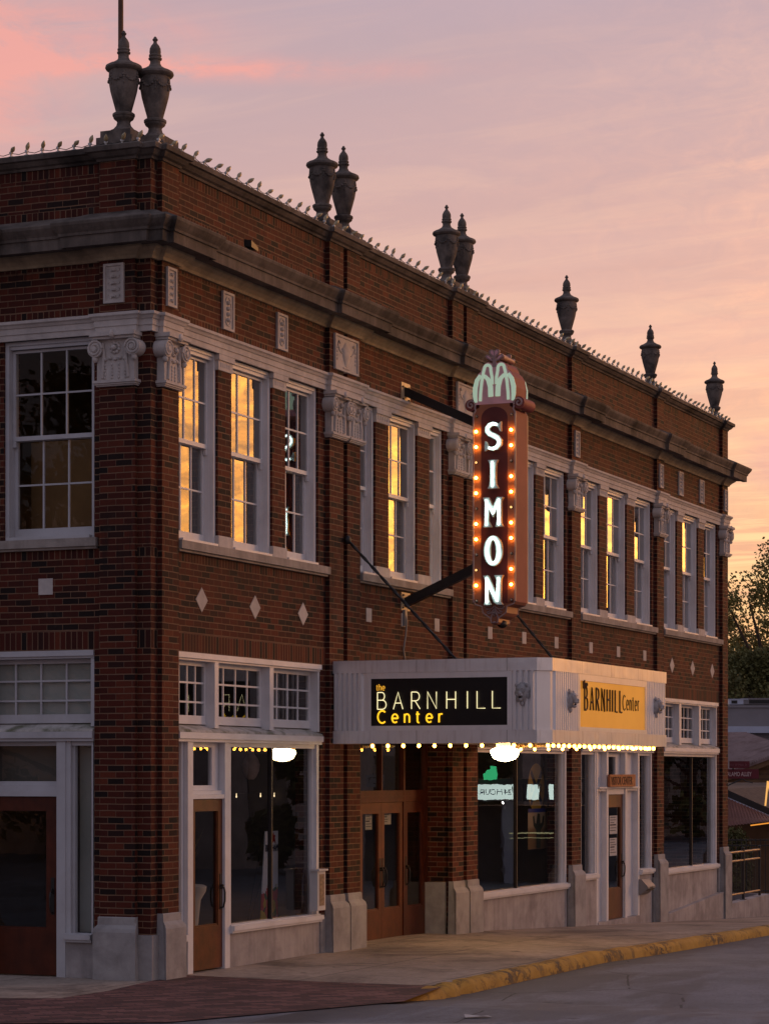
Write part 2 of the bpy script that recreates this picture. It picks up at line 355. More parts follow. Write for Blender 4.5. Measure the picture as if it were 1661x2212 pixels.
c = ramp(bt.outputs['Color'], [(0, (.07, .036, .036)), (.5, (.13, .060, .055)), (1, (.22, .105, .095))])
c = mixc(M('MULTIPLY', ramp(noise(p, .8, 5), [(.4, (0, 0, 0)), (.75, (1, 1, 1))]), .5), c, (.06, .035, .033))
c = mixc(bt.outputs['Fac'], c, (.05, .038, .036))
out(bsdf(c, .8, .25, 0, bump(M('SUBTRACT', noise(p, 70, 3), M('MULTIPLY', bt.outputs['Fac'], 2.0)), .45, .008))); PAVER = MATS['maroon_pavers']
newmat('worn_yellow_kerb'); p = pos()
c = ramp(noise(p, 3, 5, .6), [(.3, (.40, .215, .035)), (.7, (.56, .32, .06))])
chip = ramp(noise(p, 4.2, 8, .78, .6), [(.50, (0, 0, 0)), (.55, (1, 1, 1))])
chip = M('MULTIPLY', chip, ramp(noise(p, .85, 4, .7, .4), [(.42, (0, 0, 0)), (.56, (1, 1, 1))]))
c = mixc(M('MULTIPLY', ramp(noise(p, 1.2, 5, .7), [(.4, (0, 0, 0)), (.7, (1, 1, 1))]), .5), c, (.26, .15, .05))
c = mixc(M('MULTIPLY', chip, .9), c, (.085, .065, .05))
out(bsdf(c, .75, .25, 0, bump(M('SUBTRACT', noise(p, 45, 5, .7), M('MULTIPLY', chip, .6)), .6, .02))); KERBY = MATS['worn_yellow_kerb']
newmat('painted_banner'); p = pos(); q = N('ShaderNodeSeparateXYZ'); L(p, q.inputs[0])
vf = N('ShaderNodeTexVoronoi'); vf.inputs['Scale'].default_value = 9; L(p, vf.inputs['Vector'])
c2 = ramp(vf.outputs['Color'], [(.1, (.03, .09, .02)), (.35, (.55, .36, .03)), (.55, (.50, .05, .04)), (.75, (.07, .12, .03)), (.9, (.55, .22, .25))], 'CONSTANT')
c = mixc(M('GREATER_THAN', M('ADD', q.outputs[2], M('MULTIPLY', noise(p, 6), .35)), .98), c2, (.8, .78, .8))
out(bsdf(c, .6, .3)); BANNERM = MATS['painted_banner']
newmat('desert_poster'); p = pos(); q = N('ShaderNodeSeparateXYZ'); L(p, q.inputs[0])
c = ramp(M('MULTIPLY_ADD', M('SUBTRACT', q.outputs[2], 1.1), 1.4, M('MULTIPLY', noise(p, 8), .15)), [(.2, (.16, .085, .03)), (.45, (.20, .11, .04)), (.55, (.42, .30, .17)), (1, (.46, .36, .24))])
out(bsdf(c, .6, .3)); POSTM = MATS['desert_poster']

# ------------------------------------------------------------------ mesh helpers
def mA(u, d, z): return (u, -d, z)
def mB(u, d, z): return (-d, u, z)
def mI(x, y, z): return (x, y, z)
class MB:
    def __init__(s): s.v = []; s.f = []; s.mi = []; s.cur = 0
    def add(s, vs, fs):
        o = len(s.v); s.v += [tuple(v) for v in vs]
        for f in fs: s.f.append(tuple(i+o for i in f)); s.mi.append(s.cur)
    def box(s, a0, a1, b0, b1, c0, c1, m=mI):
        vs = [m(x, y, z) for x in (a0, a1) for y in (b0, b1) for z in (c0, c1)]
        s.add(vs, [(0, 1, 3, 2), (4, 6, 7, 5), (0, 4, 5, 1), (2, 3, 7, 6), (0, 2, 6, 4), (1, 5, 7, 3)])
    def quad(s, *p): s.add(p, [tuple(range(len(p)))])
    def prism(s, poly, lo, hi, m):
        # poly in (a,b); extruded from lo to hi; m(a,b,t)
        n = len(poly)
        s.add([m(a, b, lo) for a, b in poly] + [m(a, b, hi) for a, b in poly],
              [tuple(range(n))[::-1], tuple(range(n, 2*n))] + [(i, (i+1) % n, n+(i+1) % n, n+i) for i in range(n)])
    def ringp(s, outer, inner, lo, hi, m):
        n = len(outer); assert n == len(inner)
        vs = [m(a, b, t) for t in (lo, hi) for P_ in (outer, inner) for a, b in P_]
        fs = []
        for i in range(n):
            j = (i+1) % n
            fs += [(i, j, n+j, n+i), (2*n+i, 3*n+i, 3*n+j, 2*n+j), (i, 2*n+i, 2*n+j, j), (n+i, n+j, 3*n+j, 3*n+i)]
        s.add(vs, fs)
    def lathe(s, prof, cx, cy, n=20, m=mI, cap=True):
        vs = [m(cx+r*math.cos(2*math.pi*k/n), cy+r*math.sin(2*math.pi*k/n), z) for r, z in prof for k in range(n)]
        fs = [(i*n+k, i*n+(k+1) % n, (i+1)*n+(k+1) % n, (i+1)*n+k) for i in range(len(prof)-1) for k in range(n)]
        if cap: fs += [tuple(range(n))[::-1], tuple(range((len(prof)-1)*n, len(prof)*n))]
        s.add(vs, fs)
    def tube(s, pts, r, n=8, closed=False, cap=True, rr=None):
        pts = [Vector(p) for p in pts]; k = len(pts); vs = []; up = None
        for i, p in enumerate(pts):
            if closed: t = pts[(i+1) % k] - pts[i-1]
            else: t = pts[min(i+1, k-1)] - pts[max(i-1, 0)]
            t.normalize()
            a = Vector((0, 0, 1)) if abs(t.z) < .9 else Vector((1, 0, 0))
            if up is not None and abs(up.dot(t)) < .95: a = up
            x = (a - t*a.dot(t)).normalized(); y = t.cross(x); up = x
            ri = rr[i] if rr else r
            vs += [p + x*ri*math.cos(2*math.pi*q/n) + y*ri*math.sin(2*math.pi*q/n) for q in range(n)]
        fs = []
        for i in range(k if closed else k-1):
            j = (i+1) % k
            fs += [(i*n+q, i*n+(q+1) % n, j*n+(q+1) % n, j*n+q) for q in range(n)]
        if cap and not closed: fs += [tuple(range(n))[::-1], tuple(range((k-1)*n, k*n))]
        s.add(vs, fs)
    def ball(s, c, rx, ry=None, rz=None, n=10, k=7):
        ry = ry or rx; rz = rz or rx
        vs = [(c[0], c[1], c[2]-rz)]; fs = []
        for i in range(1, k):
            a = math.pi*i/k
            vs += [(c[0]+rx*math.sin(a)*math.cos(2*math.pi*q/n), c[1]+ry*math.sin(a)*math.sin(2*math.pi*q/n), c[2]-rz*math.cos(a)) for q in range(n)]
        vs.append((c[0], c[1], c[2]+rz)); T = len(vs)-1
        for q in range(n):
            fs.append((0, 1+(q+1) % n, 1+q)); fs.append((T, 1+(k-2)*n+q, 1+(k-2)*n+(q+1) % n))
        for i in range(k-2):
            fs += [(1+i*n+q, 1+i*n+(q+1) % n, 1+(i+1)*n+(q+1) % n, 1+(i+1)*n+q) for q in range(n)]
        s.add(vs, fs)
    def sweep(s, prof, path):
        # prof: closed polygon (d outward, z); path: XY points, outward on the right
        k = len(path); n = len(prof); nr = []
        for i in range(k-1):
            dx, dy = path[i+1][0]-path[i][0], path[i+1][1]-path[i][1]; l = math.hypot(dx, dy); nr.append((dy/l, -dx/l))
        vs = []
        for i in range(k):
            a = nr[max(i-1, 0)]; b = nr[min(i, k-2)]; q = 1+a[0]*b[0]+a[1]*b[1]
            ox, oy = (a[0]+b[0])/q, (a[1]+b[1])/q
            vs += [(path[i][0]+ox*d, path[i][1]+oy*d, z) for d, z in prof]
        fs = [(i*n+j, i*n+(j+1) % n, (i+1)*n+(j+1) % n, (i+1)*n+j) for i in range(k-1) for j in range(n)]
        fs += [tuple(range(n))[::-1], tuple(range((k-1)*n, k*n))]
        s.add(vs, fs)
    def build(s, name, mats, parent=None, local=False, smooth=0):
        me = bpy.data.meshes.new(name)
        off = Vector((0, 0, 0))
        if parent is not None and not local:
            q = parent
            while q is not None: off += q.location; q = q.parent
        me.from_pydata([(v[0]-off.x, v[1]-off.y, v[2]-off.z) for v in s.v], [], s.f)
        if not isinstance(mats, (list, tuple)): mats = [mats]
        for m in mats: me.materials.append(m)
        if len(mats) > 1: me.polygons.foreach_set('material_index', s.mi)
        bm = bmesh.new(); bm.from_mesh(me); bmesh.ops.recalc_face_normals(bm, faces=bm.faces); bm.to_mesh(me); bm.free()
        if smooth:
            me.polygons.foreach_set('use_smooth', [True]*len(me.polygons)); me.set_sharp_from_angle(angle=R(smooth))
        me.update()
        o = bpy.data.objects.new(name, me); col.objects.link(o)
        if parent is not None: o.parent = parent
        return o
def tag(o, label=None, cat=None, group=None, kind=None):
    if label: o['label'] = label
    if cat: o['category'] = cat
    if group: o['group'] = group
    if kind: o['kind'] = kind
    return o
def thing(name, label, cat, loc=(0, 0, 0), rz=0, group=None):
    o = bpy.data.objects.new(name, None); col.objects.link(o); o.empty_display_size = .2
    o.location = loc; o.rotation_euler = (0, 0, rz); return tag(o, label, cat, group)
def copytree(o, parent=None):
    c = o.copy(); col.objects.link(c); c.parent = parent
    for ch in [x for x in o.children]: copytree(ch, c)
    return c
def text_into(mb, s, size, m, depth=.004, lo=0.0, sx=1.0, align='LEFT', spacing=1.0, res=3):
    cu = bpy.data.curves.new('lettering', 'FONT'); cu.body = s; cu.size = size; cu.extrude = depth/2; cu.align_x = align
    cu.space_character = spacing; cu.resolution_u = res
    ob = bpy.data.objects.new('lettering', cu); col.objects.link(ob)
    me = bpy.data.meshes.new_from_object(ob.evaluated_get(bpy.context.evaluated_depsgraph_get()))
    mb.add([m(v.co.x*sx, v.co.y, v.co.z+depth/2+lo) for v in me.vertices], [tuple(p.vertices) for p in me.polygons])
    bpy.data.objects.remove(ob); bpy.data.curves.remove(cu); bpy.data.meshes.remove(me)
def arc(cx, cy, rx, ry, a0, a1, n=10):
    return [(cx+rx*math.cos(R(a0+(a1-a0)*i/n)), cy+ry*math.sin(R(a0+(a1-a0)*i/n))) for i in range(n+1)]
def lerp(prof, x):
    for (a, b), (c, d) in zip(prof, prof[1:]):
        if x <= c: return b+(d-b)*max(0, (x-a))/(c-a)
    return prof[-1][1]

# ------------------------------------------------------------------ ground
GW = [(-300, 0), (8, 0), (10.3, -.06), (14.7, -.24), (24, -.62), (27, -.74), (45, -1.15), (80, -1.25), (400, -1.6)]
GCU = [(-300, 0), (6, 0), (8.5, -.06), (15, -.17), (24, -.48), (27, -.62), (45, -1.15), (80, -1.25), (400, -1.6)]
def hs(x, y): t = min(1, max(0, -y/3.15)); return lerp(GW, x)*(1-t)+lerp(GCU, x)*t
def hr(x, y):
    k = min(1, max(0, (x+1.5)/2.0)); return lerp(GCU, x) - .012 - .118*k
def sheet(name, xs, ys, hf, mat, inside=None):
    mb = MB(); nx, ny = len(xs), len(ys)
    mb.v = [(x, y, hf(x, y)) for x in xs for y in ys]
    for i in range(nx-1):
        for j in range(ny-1):
            mb.f.append((i*ny+j, (i+1)*ny+j, (i+1)*ny+j+1, i*ny+j+1)); mb.mi.append(0)
    o = mb.build(name, mat); tag(o, kind='structure'); return o
fr = [-300, -120, -60, -30, -12, -6, -4, -3, -2, -1.5, -1, -.5, 0, .5, 2, 4, 6, 7, 8, 8.5, 10.3, 12, 14.7, 15, 18, 21, 24, 27, 33, 45, 80, 150, 400]
def hroad(x, y):
    g = lerp(GW, x) if y > 0 else hr(x, y)
    return min(g, hr(x, y)) - (.03 if y > 0 else 0)
sheet('road', fr, [-300, -60, -17, -12, -8, -5, -3.34, -3.1, -1.5, 0, .5, 8, 30, 100, 300], hroad, ASPH)
mb = MB()
xs = [.8, 1.5, 2.5, 4, 6, 7, 8, 8.5, 9.4, 10.3, 12, 14.7, 15, 18, 21, 24, 27, 33, 45, 60]
for a, b in zip(xs, xs[1:]):
    for y0, y1 in ((0.42, 0), (0, -1), (-1, -2), (-2, -3.15)):
        if b > 24.2 and y0 > 0: continue
        mb.quad((a, y0, hs(a, y0)), (b, y0, hs(b, y0)), (b, y1, hs(b, y1)), (a, y1, hs(a, y1)))
mb.quad((.8, -3.15, 0), (.8, -2.75, 0), (.6, -2.75, 0), (.62, -3.1, 0))
mb.quad((.8, -2.75, 0), (.8, 0, 0), (.6, -1.8, 0), (.6, -2.75, 0))
tag(mb.build('sidewalk', SIDEW), kind='structure')
mb = MB(); mb.quad((-2.5, .4, -.002), (-2.26, -.17, -.002), (-1.31, -.2, -.002), (-.24, -.05, -.002), (0.2, .0, -.002), (0.2, 14, -.002), (-2.5, 14, -.002))
tag(mb.build('side_pavement', SIDEW), kind='structure')
mb = MB(); mb.quad((-.24, -.05, -.001), (.2, -.0, -.001), (.8, .0, -.001), (.6, -1.8, -.001), (.6, -2.75, -.001), (.62, -3.1, -.001), (.5, -3.28, -.001), (-1.2, -3.54, -.001), (-4.0, -2.34, -.001), (-4.7, -.98, -.001), (-6.5, 1.5, -.001), (-6.5, 9, -.001), (-2.5, 9, -.001), (-2.5, .4, -.001), (-2.26, -.17, -.001), (-1.31, -.2, -.001))
tag(mb.build('brick_paving', PAVER), kind='structure')
# kerb: one worn yellow casting with broken joints
mb = MB(); rk = random.Random(3); n = 150; prevring = None; x = -1.15
rows = []
for i in range(n+1):
    t = i/n; x = -1.15 + t*t*22 + t*20
    k = min(1, max(0, (x+1.15)/1.7)); k = k*k*(3-2*k)
    j = rk.uniform(-.006, .006); jz = rk.uniform(-.005, .004)
    if abs(x-1.02) < .09 or abs(x-.55) < .05: jz -= .045; j += .03
    if abs(x-6.4) < .12 or abs(x-13.2) < .15: jz -= .025; j += .015
    zt = hs(x, -3.15) + .004 + jz + .012*k; zb = hr(x, -3.4) - .03
    zt = zb + .025 + (zt-zb-.025)*k
    y0 = -3.12-.02*(1-k)
    rows.append([(x, y0, zb), (x, y0, zt-.004), (x, y0-.03, zt), (x, y0-.115+j, zt-.003), (x, y0-.165+j, zt-.022), (x, y0-.195+j, zt-.06*k-.006), (x, y0-.215+j*1.5, zb)])
for r_ in rows: mb.v += r_
for i in range(n):
    for q in range(6): mb.f.append((i*7+q, (i+1)*7+q, (i+1)*7+q+1, i*7+q+1)); mb.mi.append(0)
tag(mb.build('kerb', KERBY, smooth=50), kind='structure')
def groundat(x, y):
    # world point on the near road for a screen bearing, used once for the painted line
    dx = cp + sp*(x-830.5)/5350; dy = sp - cp*(x-830.5)/5350; dz = (1669-y)/5350
    t = (-.008-CZ)/dz; return (CX+t*dx, CY+t*dy, -.006)
mb = MB(); mb.quad((-3.9, -2.75, -.007), (-3.83, -2.80, -.007), (-2.85, -5.1, -.007), (-2.92, -5.1, -.007))
tag(mb.build('road_marking', plain('worn_white_line', (.34, .33, .32), .8, .25, 5, .2, 40)), kind='structure')

# ------------------------------------------------------------------ the building
bld = thing('brick_building', 'two storey red brick corner building with limestone trim and white sash windows', 'building', (0, 0, 0))
XE = 24.1
PIL = [(.15, .55), (4.68, 5.12), (5.24, 5.66), (8.98, 9.42), (9.55, 10.0), (14.33, 14.79), (19.15, 19.57), (23.62, 24.02)]
PILB = [(.17, .62), (2.08, 2.52), (6.6, 7.04), (11.2, 11.64)]
def wall(mb, u0, u1, z0, z1, holes, m, th=.35):
    us = sorted({u0, u1, *[h[0] for h in holes], *[h[1] for h in holes]}); zs = sorted({z0, z1, *[h[2] for h in holes], *[h[3] for h in holes]})
    us = [u for u in us if u0 <= u <= u1]; zs = [z for z in zs if z0 <= z <= z1]
    def solid(i, j):
        if i < 0 or j < 0 or i >= len(us)-1 or j >= len(zs)-1: return False
        a, b = (us[i]+us[i+1])/2, (zs[j]+zs[j+1])/2
        return not any(h[0] < a < h[1] and h[2] < b < h[3] for h in holes)
    for i in range(len(us)-1):
        for j in range(len(zs)-1):
            if not solid(i, j): continue
            a, b, c, d = us[i], us[i+1], zs[j], zs[j+1]
            mb.quad(m(a, 0, c), m(b, 0, c), m(b, 0, d), m(a, 0, d)); mb.quad(m(a, -th, c), m(a, -th, d), m(b, -th, d), m(b, -th, c))
            if not solid(i-1, j): mb.quad(m(a, 0, c), m(a, 0, d), m(a, -th, d), m(a, -th, c))
            if not solid(i+1, j): mb.quad(m(b, 0, c), m(b, -th, c), m(b, -th, d), m(b, 0, d))
            if not solid(i, j-1): mb.quad(m(a, 0, c), m(a, -th, c), m(b, -th, c), m(b, 0, c))
            if not solid(i, j+1): mb.quad(m(a, 0, d), m(b, 0, d), m(b, -th, d), m(a, -th, d))
ZS, ZT = 4.95, 7.22
UPW = [(.66, 1.64), (1.99, 3.11), (3.48, 4.46),
       (5.80, 6.31), (6.76, 7.79), (8.24, 8.78),
       (10.18, 11.22), (11.58, 12.72), (13.10, 14.18),
       (14.95, 15.95), (16.36, 17.50), (17.95, 19.00),
       (19.70, 20.62), (20.99, 22.06), (22.48, 23.42)]
UPB = [(.72, 1.90), (2.75, 3.85), (4.3, 5.3)]
ZL = 3.69
GRD = [(.60, 4.52), (5.68, 9.04), (10.05, 14.27), (14.98, 19.06), (19.68, 23.45)]
GRDB = [(.72, 4.0)]
holesA = [(a, b, ZS, ZT) for a, b in UPW] + [(a, b, -1.2, ZL) for a, b in GRD]
holesB = [(a, b, ZS, ZT) for a, b in UPB] + [(a, b, -1.2, ZL) for a, b in GRDB]
mb = MB(); wall(mb, 0, XE, -1.2, 9.2, holesA, mA)
mb2 = MB(); wall(mb2, .35, 14, -1.2, 9.2, holesB, mB); mb.add(mb2.v, mb2.f)
mb.box(.36, XE-.36, 13.6, 14, -1.2, 9.1); mb.box(XE-.35, XE, .352, 14, -1.2, 9.2)
mb.build('wall', BRICK, bld)
# rooms behind the glass
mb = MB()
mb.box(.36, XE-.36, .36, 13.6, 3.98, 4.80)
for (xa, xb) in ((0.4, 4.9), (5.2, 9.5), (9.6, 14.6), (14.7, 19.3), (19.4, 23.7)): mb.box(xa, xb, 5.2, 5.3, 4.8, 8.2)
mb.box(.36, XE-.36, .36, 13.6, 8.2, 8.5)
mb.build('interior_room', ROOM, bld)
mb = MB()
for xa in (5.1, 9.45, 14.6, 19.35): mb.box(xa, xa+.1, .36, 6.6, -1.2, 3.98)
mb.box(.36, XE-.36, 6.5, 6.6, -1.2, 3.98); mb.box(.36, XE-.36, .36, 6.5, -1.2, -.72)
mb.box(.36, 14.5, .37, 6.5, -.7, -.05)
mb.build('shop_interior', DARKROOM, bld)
mb = MB(); mb.box(.3, XE-.3, .3, 13.7, 8.62, 8.7); mb.build('roof', ROOFM, bld)
# pilasters
def pilaster(m, a, b, plinth_top, gz, jog=0):
    mb = MB(); P_ = .06
    mb.box(a, b, -.01, P_, gz-.3, 8.06, m); mb.box(a, b, -.01, P_, 8.5, 9.16, m)
    pl = mb.build('pilaster', BRICKP, bld)
    # plinth with splayed shoulder
    k = MB(); e = .045; t = plinth_top
    prof = [(-.0, gz-.3), (P_+.075, gz-.3), (P_+.075, t-.17), (P_+.06, t-.13), (P_+.022, t-.09), (P_+.018, t-.01), (P_+.005, t), (-.0, t)]
    outs = [e, e, e, e*.9, .012, .010, .004, .004]
    n = len(prof)
    vs = [m(a-o_, d, z) for (d, z), o_ in zip(prof, outs)] + [m(b+o_, d, z) for (d, z), o_ in zip(prof, outs)]
    k.add(vs, [tuple(range(n)), tuple(range(n, 2*n))[::-1]] + [(i, n+i, n+(i+1) % n, (i+1) % n) for i in range(n)])
    k.build('plinth', CONCP, pl)
    # Ionic capital
    k = MB(); w_ = b-a; c = (a+b)/2
    z0, z1 = 6.62, 7.215
    k.box(a-.01, b+.01, 0, P_+.035, z0+.07, z1-.07, m)          # bell
    k.box(a-.045, b+.045, 0, P_+.075, z0+.035, z0+.065, m); k.box(a-.03, b+.03, 0, P_+.06, z0+.015, z0+.034, m); k.box(a-.018, b+.018, 0, P_+.045, z0, z0+.014, m)
    k.box(a-.06, b+.06, 0, P_+.13, z1-.045, z1, m); k.box(a-.04, b+.04, 0, P_+.10, z1-.075, z1-.046, m)
    for sgn in (-1, 1):
        vc = (c+sgn*(w_/2+.012), z1-.175); r0 = .095
        spi = [(vc[0]+sgn*r0*(1-t/26)*math.cos(t*.62)*-1*sgn*sgn, vc[1]+r0*(1-t/26)*math.sin(t*.62+math.pi/2*0)) for t in range(22)]
        k.prism(arc(vc[0], vc[1], r0, r0, 0, 345, 20), .0, P_+.085, lambda u, z, t: m(u, t, z))
        k.tube([m(u, P_+.09, z) for u, z in spi], .013, 6)
        k.prism(arc(vc[0], vc[1], .028, .028, 0, 340, 10), P_+.086, P_+.108, lambda u, z, t: m(u, t, z))
        k.tube([m(vc[0]-sgn*.08, P_+.05, vc[1]+.06), m(vc[0]-sgn*.10, P_+.05, vc[1]-.05), m(vc[0]-sgn*.075, P_+.042, z0+.09)], .018, 6)
        k.ball(m(vc[0]+sgn*.01, P_+.055, vc[1]-.115), .034, .034, .04, 8, 6)
    rc = random.Random(int(a*100))
    for q in range(5):                                            # acanthus tips, rosette, husks
        u = c+(q-2)*w_*.14; k.ball(m(u, P_+.042, z0+.30+.012*(q % 2)), .026, .026, .022, 7, 5)
        if q in (0, 4): continue
    for q in range(4):
        u = c+(q-1.5)*w_*.19
        for t in range(5): k.ball(m(u+rc.uniform(-.004, .004), P_+.036, z0+.095+.036*t), .013, .013, .019, 6, 5)
    for t in range(9): k.ball(m(c+.052*math.cos(t*.7), P_+.044, z1-.17+.052*math.sin(t*.7)), .021, .021, .021, 6, 5)
    k.ball(m(c, P_+.075, z1-.17), .03, .03, .03, 8, 6)
    k.ball(m(c, P_+.125, z1-.03), .05, .03, .045, 8, 6)
    k.build('capital', STONE, pl, smooth=40)
    return pl
for i, (a, b) in enumerate(PIL):
    pilaster(mA, a, b, .735 + (0, 0, 0, 0, 0, .05, .08, .09)[i], lerp(GW, (a+b)/2))
for a, b in PILB: pilaster(mB, a, b, .70, 0)
for q in ((-.03, .16, -.03, .17, -.3, .50), (5.10, 5.26, -.05, .1, -.3, .44), (9.40, 9.57, -.05, .1, -.4, .44), (14.79, 14.98, -.03, .05, -.6, .40), (4.5, 4.68, -.02, .05, -.2, .46), (14.27, 14.33, -.02, .05, -.6, .46), (19.57, 19.68, -.03, .05, -.7, .46), (19.06, 19.15, -.03, .05, -.7, .40), (23.45, 23.62, -.03, .05, -.9, .46)):
    mb = MB(); mb.box(*q); mb.build('wall_plinth', CONCP, bld)
# footprint path with pier breaks for the running mouldings
def path(prj=.06):
    pts = [(0, 13.9)]
    for a, b in reversed(PILB): pts += [(0, b), (-prj, b), (-prj, a), (0, a)]
    pts.append((0, 0))
    gr = [(.15, .55), (4.68, 5.66), (8.98, 10.0), (14.33, 14.79), (19.15, 19.57), (23.62, 23.98)]
    for a, b in gr: pts += [(a, 0), (a, -prj), (b, -prj), (b, 0)]
    pts.append((XE, 0)); return pts
mb = MB(); mb.sweep([(-.06, 7.22), (.035, 7.22), (.035, 7.285), (.046, 7.288), (.046, 7.352), (.058, 7.358), (.072, 7.385), (.092, 7.40), (.092, 7.43), (.02, 7.448), (-.06, 7.448)], path()); mb.build('architrave', STONE, bld)
mb = MB(); mb.sweep([(-.06, 8.03), (.03, 8.03), (.045, 8.06), (.085, 8.10), (.135, 8.135), (.14, 8.158), (-.06, 8.158)], path()); mb.build('bed_mould', BEDST, bld)
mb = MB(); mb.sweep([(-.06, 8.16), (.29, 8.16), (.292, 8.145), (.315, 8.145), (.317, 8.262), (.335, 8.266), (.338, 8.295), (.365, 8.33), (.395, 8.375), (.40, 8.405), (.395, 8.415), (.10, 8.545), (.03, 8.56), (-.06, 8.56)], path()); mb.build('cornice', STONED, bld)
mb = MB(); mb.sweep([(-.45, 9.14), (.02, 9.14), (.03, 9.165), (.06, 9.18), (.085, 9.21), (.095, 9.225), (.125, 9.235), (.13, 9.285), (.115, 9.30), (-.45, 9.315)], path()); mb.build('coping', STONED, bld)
# plaques, diamonds, blocks
def plaque(m, u0, u1, z0, z1, d, kind):
    mb = MB(); e = .028
    mb.box(u0, u1, -.02, d+.012, z0, z1, m)
    for a, b, c, f in ((u0, u1, z0, z0+e), (u0, u1, z1-e, z1), (u0, u0+e, z0+e, z1-e), (u1-e, u1, z0+e, z1-e)): mb.box(a, b, d+.012, d+.03, c, f, m)
    cu, cz = (u0+u1)/2, (z0+z1)/2; W, H = (u1-u0)/2-e, (z1-z0)/2-e
    if kind == 'oval':
        mb.tube([m(u, d+.014, z) for u, z in arc(cu, cz, W*.8, H*.85, 0, 340, 18)], .011, 5, True)
        for t in range(4): mb.ball(m(cu, d+.012, cz+(t-1.5)*H*.34), W*.32, W*.32, H*.14, 7, 5)
    elif kind == 'urn':
        k = W/.34
        mb.lathe([(.03*k, cz-.16), (.06*k, cz-.12), (.12*k, cz-.02), (.15*k, cz+.06), (.09*k, cz+.09), (.06*k, cz+.13), (.02*k, cz+.16)], 0, 0, 14, lambda x, y, z: m(cu+x, d+.012+max(y, 0)*.25, z))
        mb.box(cu-.1*k, cu+.1*k, d+.011, d+.022, cz-.19, cz-.175, m)
        for s_ in (-1, 1):
            mb.tube([m(cu+s_*u*k, d+.016, cz+z) for u, z in ((.14, .0), (.22, .03), (.27, .10), (.24, .15), (.20, .12))], .010, 5)
            for t in range(4): mb.ball(m(cu+s_*.29*k, d+.014, cz+.06-.05*t), .014, .014, .02, 6, 5)
    else:
        for t in range(5):
            z = cz+(t-2)*H*.38; mb.ball(m(cu, d+.012, z), W*.35, W*.35, H*.1, 7, 5)
            for s_ in (-1, 1): mb.tube([m(cu+s_*W*(.25+.5*math.sin(q*.6)), d+.014, z+H*.05*q-.1*H) for q in range(5)], .008, 5)
    return mb.build('plaque', STONE, bld, smooth=40)
plaque(mA, .24, .46, 7.54, 7.98, .06, 'scroll'); plaque(mB, .30, .555, 7.55, 7.99, .06, 'scroll')
for a, b in ((1.73, 2.02), (3.21, 3.50), (20.69, 20.98), (22.12, 22.42), (15.9, 16.19), (17.5, 17.79)): 
    if a < 5 or a > 20: plaque(mA, a, b, 7.53, 7.98, 0, 'oval')
plaque(mA, 4.80, 5.54, 7.52, 7.98, .064, 'urn'); plaque(mA, 9.12, 9.86, 7.52, 7.98, .064, 'urn')
for a, b in ((14.45, 14.67), (19.25, 19.47), (23.71, 23.93)): plaque(mA, a, b, 7.52, 7.95, .06, 'scroll')
for c in (1.222, 2.624, 3.995, 20.29, 21.67, 23.06):
    mb = MB(); mb.prism([(c-.147, 4.308), (c, 4.165), (c+.147, 4.308), (c, 4.452)], -.02, .006, lambda u, z, t: mA(u, t, z)); mb.build('stone_diamond', STONE, bld)
for c in (6.08, 7.29, 8.52, 10.67, 12.18, 13.72, 15.49, 17.01, 18.56):
    mb = MB(); mb.box(c-.088, c+.088, -.02, .006, 4.325, 4.508, mA); mb.build('stone_block', STONE, bld)
mb = MB(); mb.box(1.255, 1.44, -.02, .006, 4.325, 4.508, mB); mb.build('stone_block', STONE, bld)
# upper windows
def framering(mb, u0, u1, z0, z1, wl, wr, wt, wb, d0, d1, m):
    mb.box(u0, u0+wl, d0, d1, z0, z1, m); mb.box(u1-wr, u1, d0, d1, z0, z1, m)
    mb.box(u0+wl, u1-wr, d0, d1, z1-wt, z1, m); mb.box(u0+wl, u1-wr, d0, d1, z0, z0+wb, m)
def sash(mb, u0, u1, z0, z1, d0, d1, m, cols, rows, st=.04, bot=.05, top=.035, mu=.02):
    framering(mb, u0, u1, z0, z1, st, st, top, bot, d0, d1, m)
    a0, a1, c0, c1 = u0+st, u1-st, z0+bot, z1-top
    e = (d1-d0)*.22
    for i in range(1, cols): u = a0+(a1-a0)*i/cols; mb.box(u-mu/2, u+mu/2, d0+e, d1-e, c0, c1, m)
    zz = [c0+(c1-c0)*k for k in rows]
    for z in zz: 
        for i in range(cols):
            ua = a0+(a1-a0)*i/cols+(mu/2 if i else 0); ub = a0+(a1-a0)*(i+1)/cols-(mu/2 if i < cols-1 else 0)
            mb.box(ua, ub, d0+e+.001, d1-e-.001, z-mu/2, z+mu/2, m)
def pane(u0, u1, z0, z1, d, m, parent, mat):
    k = MB(); k.quad(m(u0, d, z0), m(u1, d, z0), m(u1, d, z1), m(u0, d, z1)); return k.build('pane', mat, parent)
